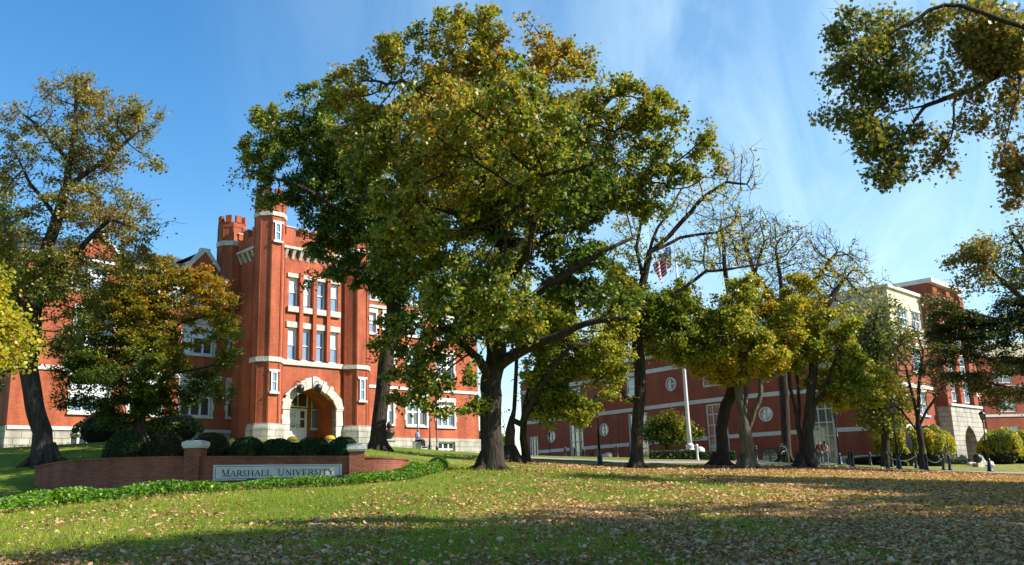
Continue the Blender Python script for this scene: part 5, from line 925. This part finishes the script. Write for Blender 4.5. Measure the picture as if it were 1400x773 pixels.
make_tree('oak_tree', 'dark leaning tree right of the tower, crown over the battlements', 'tree', B, [[B-np.array([0, 0, .3]), at(519, 570, 46), at(526, 500, 46), at(537, 450, 46), at(535, 400, 46), at(528, 350, 46), at(510, 290, 46), at(490, 230, 45.5), at(470, 180, 45)],
   [at(533, 430, 46), at(550, 395, 45.5), at(566, 350, 45), at(580, 300, 45)], [at(526, 340, 46), at(480, 300, 45), at(440, 270, 44.5), at(400, 250, 44), at(370, 240, 44)], [at(505, 280, 46), at(440, 210, 47), at(400, 170, 47)], [at(532, 390, 46), at(490, 370, 44.5), at(450, 375, 44)]],
  pblobs(46, [(385, 185, 52, 48, 1), (445, 150, 55, 36, 1), (480, 200, 80, 62, 1), (410, 240, 68, 45, 1), (480, 285, 80, 52, 1), (545, 300, 60, 60, .8), (455, 325, 50, 40, .9), (545, 370, 45, 60, .8), (440, 382, 38, 18, .9), (480, 365, 40, 32, .8), (430, 300, 36, 26, .8), (345, 220, 20, 38, .7), (325, 245, 25, 22, .12), (370, 275, 30, 22, .35)]),
  'leaf_main', hollow=.6, clump_=(1.6, .5), lr=(0, .18, .16, .16, .12), nleaf=85000, lsize=.16, D=.42, natt=2600, rbase=.37, gap=.5, tint=(.40, .22, .2), sigma=.18, thin=5, tintz=.35, zt=(10, 22), seed=5, flare=.5)  # tintz: gold top is leaf colour, darker green below paints in crown shade
B = ground(697, 46)
make_tree('ginkgo_tree', 'yellow-green tree behind the big trunk with several leaning stems', 'tree', B, [[B-np.array([0, 0, .3]), at(697, 600, 46), at(703, 560, 46), at(706, 500, 46), at(710, 440, 46)], [B, at(690, 590, 46.5), at(686, 565, 46.5), at(676, 530, 46.5)], [B+np.array([.9, .6, 0]), at(715, 600, 46.6), at(718, 560, 46.6), at(735, 500, 46.6), at(760, 450, 46.6)], [at(712, 580, 46), at(745, 520, 45), at(785, 470, 44)]],
  pblobs(46, [(760, 480, 52, 45, 1), (805, 480, 42, 48, 1), (740, 440, 60, 40, 1), (835, 505, 20, 32, .7), (790, 552, 34, 30, 1), (745, 565, 26, 22, .9), (830, 480, 34, 50, 1), (770, 440, 60, 34, 1), (722, 520, 30, 38, .9), (760, 540, 30, 30, .8), (840, 450, 35, 35, .7)]), 'leaf_yg', nleaf=50000, lsize=.155, D=.45, natt=1100, rbase=.34, gap=.4, tint=(.56, .25, .17), hollow=.4, clump_=(1.5, .5), seed=7, bark='bark', sigma=.18, thin=5)
B = ground(870.5, 48)
make_tree('bare_topped_tree', 'tall dark tree left of the flagpole with bare top and crooked low limb', 'tree', B, [[B-np.array([0, 0, .3]), at(871, 590, 48), at(875, 540, 48), at(874, 490, 48), at(871, 440, 48), at(878, 390, 48), at(888, 345, 48), at(916, 322, 48), at(945, 290, 48), at(963, 269, 48), at(994, 249, 48), at(1021, 252, 48)],
   [at(874, 555, 48), at(858, 545, 47.7), at(845, 528, 47.5), at(838, 505, 47.3), at(842, 480, 47.2), at(852, 462, 47.2)], [at(838, 505, 47.3), at(826, 515, 47), at(810, 525, 47)], [at(873, 470, 48), at(900, 425, 47.6), at(936, 393, 47.4), at(965, 371, 47.2), at(1010, 366, 47), at(1048, 361, 47)],
   [at(880, 380, 48), at(870, 340, 48.4), at(880, 290, 48.6), at(905, 250, 48.8)], [at(888, 345, 48), at(930, 325, 48.6), at(980, 318, 49), at(1010, 300, 49)], [at(888, 350, 48), at(900, 310, 49), at(925, 270, 49.5), at(950, 225, 49.5)], [at(872, 450, 48), at(850, 410, 47.5), at(845, 380, 47.4)]],
  pblobs(48, [(875, 425, 50, 42, 1), (845, 395, 30, 35, 1), (905, 440, 40, 34, 1), (850, 460, 26, 30, .5), (930, 410, 40, 30, .9), (920, 455, 50, 32, 1), (830, 430, 30, 40, 1), (950, 285, 75, 50, .03), (1010, 235, 40, 42, .02), (905, 330, 55, 60, .03), (985, 345, 60, 35, .03), (865, 330, 30, 50, .08)]), 'leaf_gold', lr=(0, .13, .08, .15, .12, .1, .1), nleaf=38000, lsize=.155, D=.42, natt=1900, rbase=.31, jit=.07, trop=.12, rtip=.016, gap=.25, hollow=.4, clump_=(1.5, .5), seed=11, twigs=1.5, sigma=.18, tint=(.46, .22, .18), flare=.45)
B = ground(984, 51.5)
make_tree('leaning_tree', 'dark leaning trunk right of the flagpole carrying gold-green leaves and bare upper twigs', 'tree', B, [[B-np.array([0, 0, .3]), at(986, 590, 51.5), at(992, 555, 51.5), at(1003, 525, 51.5), at(1008, 480, 51.5), at(1000, 420, 51.5), at(990, 360, 51.5), at(985, 310, 51.5)], [at(1003, 440, 51.5), at(1030, 380, 51.5), at(1045, 330, 51.5)], [at(1008, 490, 51.5), at(975, 450, 51), at(950, 420, 51)]],
  pblobs(51.5, [(960, 445, 50, 42, 1), (1005, 425, 45, 42, 1), (930, 420, 42, 38, 1), (900, 460, 34, 34, 1), (965, 490, 45, 30, 1), (985, 330, 45, 50, .03), (1030, 320, 40, 48, .025), (955, 360, 35, 35, .12)]), 'leaf_gold', nleaf=32000, lsize=.155, D=.45, natt=1400, rbase=.33, jit=.08, trop=.1, rtip=.015, gap=.25, hollow=.4, clump_=(1.5, .5), seed=13, twigs=1.4, sigma=.18, thin=5, tint=(.45, .22, .18))
B = ground(1022, 48.5)
make_tree('three_stem_tree', 'pale-barked tree with three upright stems and golden leaves beside the round windows', 'tree', B, [[B-np.array([0, 0, .3]), at(1021, 605, 48.5), at(1018, 575, 48.5), at(1010, 540, 48.5), at(1006, 500, 48.5), at(1000, 450, 48.5)], [at(1018, 580, 48.5), at(1020, 545, 48.7), at(1017, 500, 48.7), at(1022, 450, 48.7)], [at(1022, 590, 48.5), at(1032, 560, 48.3), at(1040, 525, 48.3), at(1043, 490, 48.3), at(1060, 440, 48.3)]],
  pblobs(48.5, [(1010, 450, 50, 45, 1), (1050, 430, 50, 45, 1), (975, 480, 40, 35, .9), (1040, 485, 60, 32, 1.1), (1000, 500, 40, 26, 1), (1020, 405, 45, 26, .9), (930, 470, 25, 35, .8)]), 'leaf_gold', nleaf=40000, lsize=.155, D=.42, natt=900, rbase=.35, gap=.45, hollow=.4, clump_=(1.5, .5), seed=17, bark='bark_light', sigma=.18, thin=5, tint=(.48, .22, .18))
B = ground(1100, 50)
make_tree('forked_tree', 'broad many-stemmed tree with gold-green crown left of the tall glass window', 'tree', B, [[B-np.array([0, 0, .3]), at(1096, 600, 50), at(1089, 570, 50), at(1080, 530, 50), at(1075, 490, 50), at(1068, 440, 50)], [at(1092, 580, 50), at(1092, 545, 50.3), at(1088, 500, 50.3), at(1092, 440, 50.3)], [B+np.array([.35, 0, 0]), at(1104, 590, 49.8), at(1108, 550, 49.8), at(1112, 510, 49.8), at(1116, 460, 49.8), at(1135, 410, 49.8), at(1165, 370, 49.8)], [at(1110, 560, 49.8), at(1125, 540, 49.5), at(1134, 515, 49.4), at(1150, 480, 49)], [at(1114, 490, 49.8), at(1140, 470, 49), at(1170, 440, 48.6)]],
  pblobs(50, [(1075, 445, 50, 45, 1), (1110, 430, 48, 45, 1), (1135, 470, 38, 35, .9), (1095, 485, 50, 25, .9), (1085, 400, 40, 22, .9), (1140, 385, 45, 45, .03), (1180, 400, 42, 50, .03), (1150, 500, 45, 34, 1), (1150, 540, 38, 26, 1), (1190, 530, 40, 26, .7), (1120, 515, 25, 20, .8)]), 'leaf_gold', nleaf=50000, lsize=.155, D=.44, natt=1600, rbase=.36, jit=.08, trop=.1, rtip=.015, gap=.4, hollow=.4, clump_=(1.5, .5), seed=19, twigs=1.2, sigma=.18, thin=5, tint=(.44, .22, .18))
B = ground(1075, 63)
make_tree('twiggy_tree', 'nearly leafless tree behind the golden ones, fine twigs against the sky', 'tree', B, [[B-np.array([0, 0, .3]), at(1072, 540, 63), at(1070, 450, 63), at(1068, 390, 63), at(1060, 340, 63)], [at(1070, 440, 63), at(1110, 390, 63), at(1140, 350, 63)], [at(1070, 430, 63), at(1030, 370, 63), at(1015, 320, 63)]],
  pblobs(63, [(1060, 345, 50, 50, .15), (1110, 345, 45, 42, .16), (1150, 370, 42, 42, .2), (1020, 325, 40, 45, .14), (1095, 390, 70, 30, .1)]), 'leaf_sparse', nleaf=1900, lsize=.17, D=.42, natt=2300, rbase=.32, jit=.06, trop=.15, rtip=.017, seed=23, twigs=1.8, tint=(.6, .15, .15), sigma=.25)
B = ground(1262, 58.5)
make_tree('small_bare_tree', 'small bare vase-shaped tree between two bollards in front of the library corner', 'tree', B, [[B-np.array([0, 0, .2]), at(1260, 610, 58.5), at(1256, 585, 58.5), at(1250, 550, 58.5), at(1238, 500, 58.5)], [at(1256, 588, 58.5), at(1268, 560, 58.5), at(1290, 530, 58.5), at(1305, 505, 58.5)], [at(1255, 590, 58.5), at(1235, 565, 58.5), at(1215, 545, 58.5)], [at(1254, 575, 58.5), at(1256, 530, 58), at(1262, 480, 58)]],
  pblobs(58.5, [(1250, 505, 50, 50, .3), (1225, 530, 35, 35, .3), (1285, 520, 30, 35, .3), (1255, 460, 35, 32, .2)]), 'leaf_sparse', nleaf=900, lsize=.16, D=.35, natt=900, rbase=.2, jit=.06, trop=.15, rtip=.013, seed=29, twigs=.9, tint=(.6, .15, .15), flare=.3)
B = ground(1212, 65)
make_tree('olive_tree_crown', 'olive-brown thin-leaved tree covering the library corner', 'tree', B, [[B-np.array([0, 0, .2]), at(1210, 590, 65), at(1205, 540, 65), at(1200, 490, 65), at(1195, 440, 65)], [at(1207, 560, 65), at(1180, 520, 65)], [at(1205, 540, 65), at(1230, 500, 65)]],
  pblobs(65, [(1185, 520, 45, 42, 1), (1225, 545, 35, 28, 1), (1210, 480, 50, 42, .7), (1175, 470, 40, 40, .5), (1200, 430, 42, 38, .25), (1205, 575, 40, 16, .8)]), 'leaf_sparse', nleaf=15000, lsize=.2, D=.45, natt=1000, rbase=.28, gap=.3, seed=31, twigs=.7, tint=(.28, .2, .15))
B = ground(912, 64)
make_tree('small_ornamental_tree', 'small low-branched tree with rust-tipped green leaves beside the flagpole', 'tree', B, [[B-np.array([0, 0, .2]), at(912, 608, 64), at(910, 590, 64), at(908, 575, 64)], [at(911, 600, 64), at(895, 588, 64)], [at(911, 600, 64), at(930, 590, 64)]],
  pblobs(64, [(912, 580, 30, 17, 1), (892, 592, 18, 15, 1), (935, 590, 24, 18, 1), (915, 600, 32, 8, .8)]), 'leaf_maple', nleaf=6500, lsize=.17, D=.3, natt=350, rbase=.14, seed=37, tint=(.38, .15, .15), tintz=.6, zt=(3, 6.5), sigma=.18)
# right edge
B = ground(1432, 54)
make_tree('cypress_tree', 'dark feathery layered tree hanging over the library entrance at the right', 'tree', B, [[B-np.array([0, 0, .3]), at(1430, 560, 54), at(1428, 480, 54), at(1425, 400, 54), at(1422, 340, 54)], [at(1429, 520, 54), at(1380, 500, 53), at(1320, 480, 52.5), at(1280, 470, 52)], [at(1428, 480, 54), at(1380, 440, 53), at(1320, 425, 52.5), at(1275, 400, 52)], [at(1429, 550, 54), at(1380, 530, 53), at(1330, 520, 53)], [at(1428, 450, 54), at(1390, 410, 53), at(1350, 390, 53)]],
  pblobs(54, [(1290, 440, 44, 30, 1), (1275, 500, 38, 34, 1), (1335, 470, 50, 36, 1), (1350, 520, 50, 26, 1), (1390, 440, 40, 34, 1), (1395, 500, 35, 40, 1), (1390, 550, 30, 16, .8), (1265, 420, 20, 14, .6), (1300, 540, 22, 16, .5), (1440, 420, 50, 80, 1), (1450, 520, 50, 40, 1)]), 'leaf_dark', nleaf=80000, lsize=.14, D=.42, natt=1500, rbase=.4, gap=.5, seed=41, tint=(.5, .25, .17), flat=.8, sigma=.24, up=1.5)
B = ground(1490, 47)
make_tree('orange_tinged_tree', 'thin orange-leaved treetop leaning in from the right edge', 'tree', B, [[B-np.array([0, 0, .3]), at(1485, 560, 47), at(1470, 460, 47), at(1440, 400, 47), at(1400, 345, 47), at(1380, 310, 47)], [at(1460, 440, 47), at(1410, 420, 46.6), at(1370, 385, 46.4), at(1335, 350, 46.3)], [at(1470, 470, 47), at(1420, 470, 46.6), at(1370, 430, 46.4)], [at(1440, 400, 47), at(1440, 340, 47)]],
  pblobs(47, [(1345, 345, 36, 22, 1), (1310, 360, 26, 14, .8), (1390, 325, 30, 24, .9), (1385, 370, 40, 30, .6), (1340, 385, 46, 22, .35), (1420, 380, 50, 50, .6), (1450, 320, 50, 50, .8), (1500, 380, 60, 70, .8)]), 'leaf_sparse', nleaf=15000, lsize=.15, D=.36, natt=1300, rbase=.36, gap=.3, seed=43, twigs=.7, tint=(.62, .2, .17), sigma=.24)
# overhanging maple, near right
B = np.array([18.5, 13.5, tz(18.5, 13.5)])
make_tree('overhanging_maple_tree', 'near maple branches hanging in from the top right corner', 'tree', B, [[B-np.array([0, 0, .3]), B+np.array([-.2, .2, 3]), B+np.array([-.6, .5, 5.5]), B+np.array([-1, 1, 8]), B+np.array([-1.2, 1, 11])],
   [B+np.array([-.6, .5, 5.5]), at(1480, 60, 15.8), at(1400, 88, 16), at(1328, 124, 16.3), at(1285, 138, 16.5), at(1245, 149, 16.6), at(1204, 165, 16.7), at(1150, 172, 16.8)], [B+np.array([-.8, .7, 7]), at(1470, 20, 15.3), at(1400, 37, 15.3), at(1350, 20, 15.3), at(1312, 8, 15.3), at(1270, 14, 15.3), at(1233, 37, 15.3), at(1179, 70, 15.3), at(1140, 90, 15.4)], [at(1312, 130, 16.3), at(1304, 160, 16.3), at(1294, 200, 16.2), at(1272, 228, 16.2), at(1262, 240, 16.2)], [at(1400, 88, 16), at(1392, 130, 15.5), at(1375, 190, 15.3), at(1368, 220, 15.3)], [at(1270, 142, 16.5), at(1240, 180, 16), at(1222, 225, 15.8)]],
  pblobs(16, [(1150, 45, 28, 34, .9), (1190, 45, 55, 42, 1), (1175, 110, 45, 48, 1), (1135, 165, 28, 16, .8), (1190, 185, 50, 40, 1), (1210, 235, 34, 30, 1), (1250, 200, 40, 40, .9), (1240, 90, 55, 50, .9), (1300, 40, 60, 45, 1.1), (1350, 30, 50, 30, 1.2, 1), (1310, 125, 45, 32, .8), (1385, 110, 30, 30, .9), (1285, 235, 28, 18, .22), (1370, 60, 55, 55, 1.1), (1385, 160, 26, 40, .7), (1385, 235, 22, 32, .9), (1392, 275, 14, 16, .8), (1345, 160, 34, 28, .8), (1390, 190, 24, 30, .9)])
  + [(B+np.array([0, 0, 8]), np.array([5., 4.5, 3]), .5, .09), (B+np.array([4, -2, 8]), np.array([4., 4, 3]), .5, .07), (B+np.array([-2, -3, 9]), np.array([4.5, 4, 2.5]), .5, .09), (B+np.array([0, 3, 11]), np.array([5., 4, 3]), .5, .09)],
  'leaf_sparse', nleaf=125000, lsize=.082, D=.24, natt=19000, rbase=.42, rtip=.006, gap=.15, clump_=(1.6, .35), seed=47, tint=(.50, .26, .2), shape='star', sigma=.12, twigs=.4, up=.3, thin=6, gscale=.8, group=None)
# trees out of frame on the right that shade the lawn
def shade_tree(x, y, h, r, seed, lb, n=26000, s=.42):
    B = np.array([x, y, tz(x, y)]); c = B+np.array([0, 0, h*.62])
    make_tree('shade_tree', lb, 'tree', B, [[B-np.array([0, 0, .3]), B+np.array([0, 0, h*.35]), B+np.array([.3, .2, h*.7])]], [(c, np.array([r, r, h*.33]), 1), (c+np.array([-r*.5, r*.4, -h*.12]), np.array([r*.6, r*.6, h*.2]), 1), (c+np.array([r*.4, -r*.5, -h*.08]), np.array([r*.6, r*.6, h*.2]), 1)], 'leaf_main', nleaf=n, lsize=s, D=.8, natt=520, rbase=.4, clump_=(2.2, 1.7), gap=.85, seed=seed, sigma=.5, group='trees beyond the right edge')
shade_tree(21, 9.9, 23, 3.4, 51, 'leafy shade tree standing nearest beyond the right edge'); shade_tree(28, 7.0, 29, 3.6, 52, 'leafy shade tree standing second beyond the right edge'); shade_tree(33, 23, 20, 4.0, 53, 'leafy shade tree beyond the right edge, level with the lawn middle'); shade_tree(29, 29, 22, 4.3, 54, 'smaller shade tree far beyond the right edge'); shade_tree(29, 18.5, 18, 2.8, 55, 'slim shade tree beyond the right edge behind the overhanging maple')
# left side
B = ground(62, 36)
make_tree('tall_thin_leaved_tree', 'tall airy brown-olive tree with leaning trunk at the left wall end', 'tree', B, [[B-np.array([0, 0, .3]), at(58, 590, 36), at(45, 540, 36), at(38, 500, 36), at(44, 430, 36), at(60, 350, 36), at(78, 300, 36), at(92, 250, 36), at(97, 210, 36), at(104, 165, 36), at(108, 120, 36)], [at(50, 390, 36), at(110, 340, 35.6), at(150, 300, 35.3), at(180, 310, 35)], [at(44, 430, 36), at(0, 380, 36), at(-40, 340, 36)], [at(90, 260, 36), at(150, 215, 36), at(190, 180, 36)], [at(80, 295, 36), at(40, 250, 36.3), at(15, 200, 36.6)], [at(97, 220, 36), at(60, 180, 35.6), at(30, 155, 35.5)]],
  pblobs(36, [(105, 135, 62, 40, .9), (45, 165, 50, 34, .9), (175, 165, 55, 36, .9), (110, 210, 75, 45, .9), (180, 225, 44, 42, .9), (60, 265, 60, 45, .9), (140, 290, 75, 45, .8), (195, 300, 40, 32, .6), (40, 330, 60, 40, 1), (90, 360, 65, 35, 1), (20, 400, 50, 40, 1), (90, 405, 62, 38, 1.3), (60, 380, 60, 40, 1.2), (150, 350, 60, 34, 1), (-40, 300, 50, 80, .9), (110, 455, 45, 30, .7)]), 'leaf_sparse', nleaf=42000, lsize=.115, D=.36, natt=3000, rbase=.35, rtip=.013, gap=.6, seed=61, twigs=.9, clump_=(1.4, .5), tint=(.45, .22, .17), sigma=.16, tintz=.28, zt=(6, 16))
B = ground(190, 44)
make_tree('fiery_maple_tree', 'broad layered tree with orange top and green lower sprays before the west wing', 'tree', B, [[B-np.array([0, 0, .3]), at(191, 570, 44), at(193, 530, 44), at(197, 480, 44), at(205, 430, 44), at(215, 390, 44), at(220, 365, 44)], [at(193, 540, 44), at(150, 510, 43.5), at(100, 510, 43)], [at(193, 535, 44), at(240, 510, 43.5), at(290, 500, 43)], [at(196, 490, 44), at(150, 450, 43.5)], [at(198, 470, 44), at(250, 440, 43.5), at(290, 430, 43)], [at(194, 520, 44), at(200, 500, 41.5), at(210, 490, 40)]],
  pblobs(44, [(215, 385, 45, 34, 1), (255, 385, 38, 28, .9), (175, 410, 38, 30, .9), (220, 430, 75, 34, 1), (270, 440, 48, 36, .9), (160, 460, 60, 30, 1), (225, 480, 85, 28, 1), (120, 500, 50, 26, .9), (290, 490, 42, 30, .8), (190, 525, 90, 32, 1, -1.5), (240, 500, 60, 30, 1, -1.5), (140, 500, 55, 26, 1, -1), (110, 545, 42, 20, .8), (250, 540, 60, 24, .9), (180, 560, 70, 18, .9), (310, 460, 26, 20, .8), (300, 540, 30, 16, .7), (215, 370, 36, 26, 1), (180, 385, 40, 30, 1), (150, 425, 45, 34, 1), (120, 470, 45, 34, 1), (290, 400, 30, 26, .9), (280, 470, 55, 34, 1, -1), (130, 460, 45, 26, 1, -1)]), 'leaf_maple', nleaf=120000, lsize=.12, D=.38, natt=3400, rbase=.27, gap=.4, clump_=(1.2, .45), seed=67, tint=(.42, .18, .15), flat=.4, sigma=.2, tintz=.62, zt=(4, 15), up=1.6)
B = np.array([-16.5, 22, tz(-16.5, 22)])
make_tree('yellow_leaved_tree', 'bright yellow-green branches reaching in low at the left edge', 'tree', B, [[B-np.array([0, 0, .3]), B+np.array([0, 0, 2.5]), at(-60, 440, 22), at(-60, 350, 22)], [at(-60, 450, 22), at(-10, 440, 22), at(35, 455, 22)], [at(-60, 430, 22), at(-10, 480, 21.6), at(20, 495, 21.5)], [at(-60, 400, 22), at(-15, 380, 22)]],
  pblobs(22, [(18, 455, 30, 20, 1), (0, 440, 38, 26, 1), (10, 485, 32, 18, 1), (45, 470, 16, 12, .8), (-15, 375, 26, 38, 1), (-60, 420, 60, 70, 1), (-110, 380, 70, 80, 1)]), 'leaf_yellow', nleaf=17000, lsize=.10, D=.3, natt=900, rbase=.25, gap=.25, seed=71, sigma=.2, shape='hexa', tint=(.4, .2, .15), up=.9, droop=.1)
B = ground(-60, 43)
make_tree('background_tree', 'dark green tree filling the gap behind the yellow branches at the left edge', 'tree', B, [[B-np.array([0, 0, .3]), at(-55, 500, 43), at(-45, 400, 43), at(-35, 300, 43)]],
  pblobs(43, [(-20, 300, 40, 60, 1), (-30, 400, 60, 60, 1), (5, 350, 34, 45, .9), (-60, 340, 50, 80, 1), (0, 250, 22, 24, .6), (-30, 500, 35, 50, .8)]), 'leaf_green', nleaf=14000, lsize=.22, D=.5, natt=700, rbase=.35, gap=.4, seed=73, tint=(.45, .2, .15))
# far trees that close the horizon between and beside the buildings
for i, (px, Y, w, h, lb) in enumerate([(668, 150, 60, 40, 'far green tree seen in the gap right of the east wing'), (1440, 125, 90, 70, 'far olive tree behind the brick block at the right edge'), (-90, 95, 80, 90, 'far dark tree beyond the west wing end')]):
    B = ground(px, Y); s = Y/FPX; c = B+np.array([0, 0, h*s*.7]); make_tree('distant_tree', lb, 'tree', B, [[B-np.array([0, 0, .3]), B+np.array([0, 0, h*s*.8])]], [(c, np.array([w*s*.5, w*s*.5, h*s*.45]), 1)], 'leaf_green', nleaf=5000, lsize=.5, D=.9, natt=160, rbase=.35, gap=.4, seed=80+i, sigma=.5, group='far background trees')
print('TREES', time.time()-_t0)
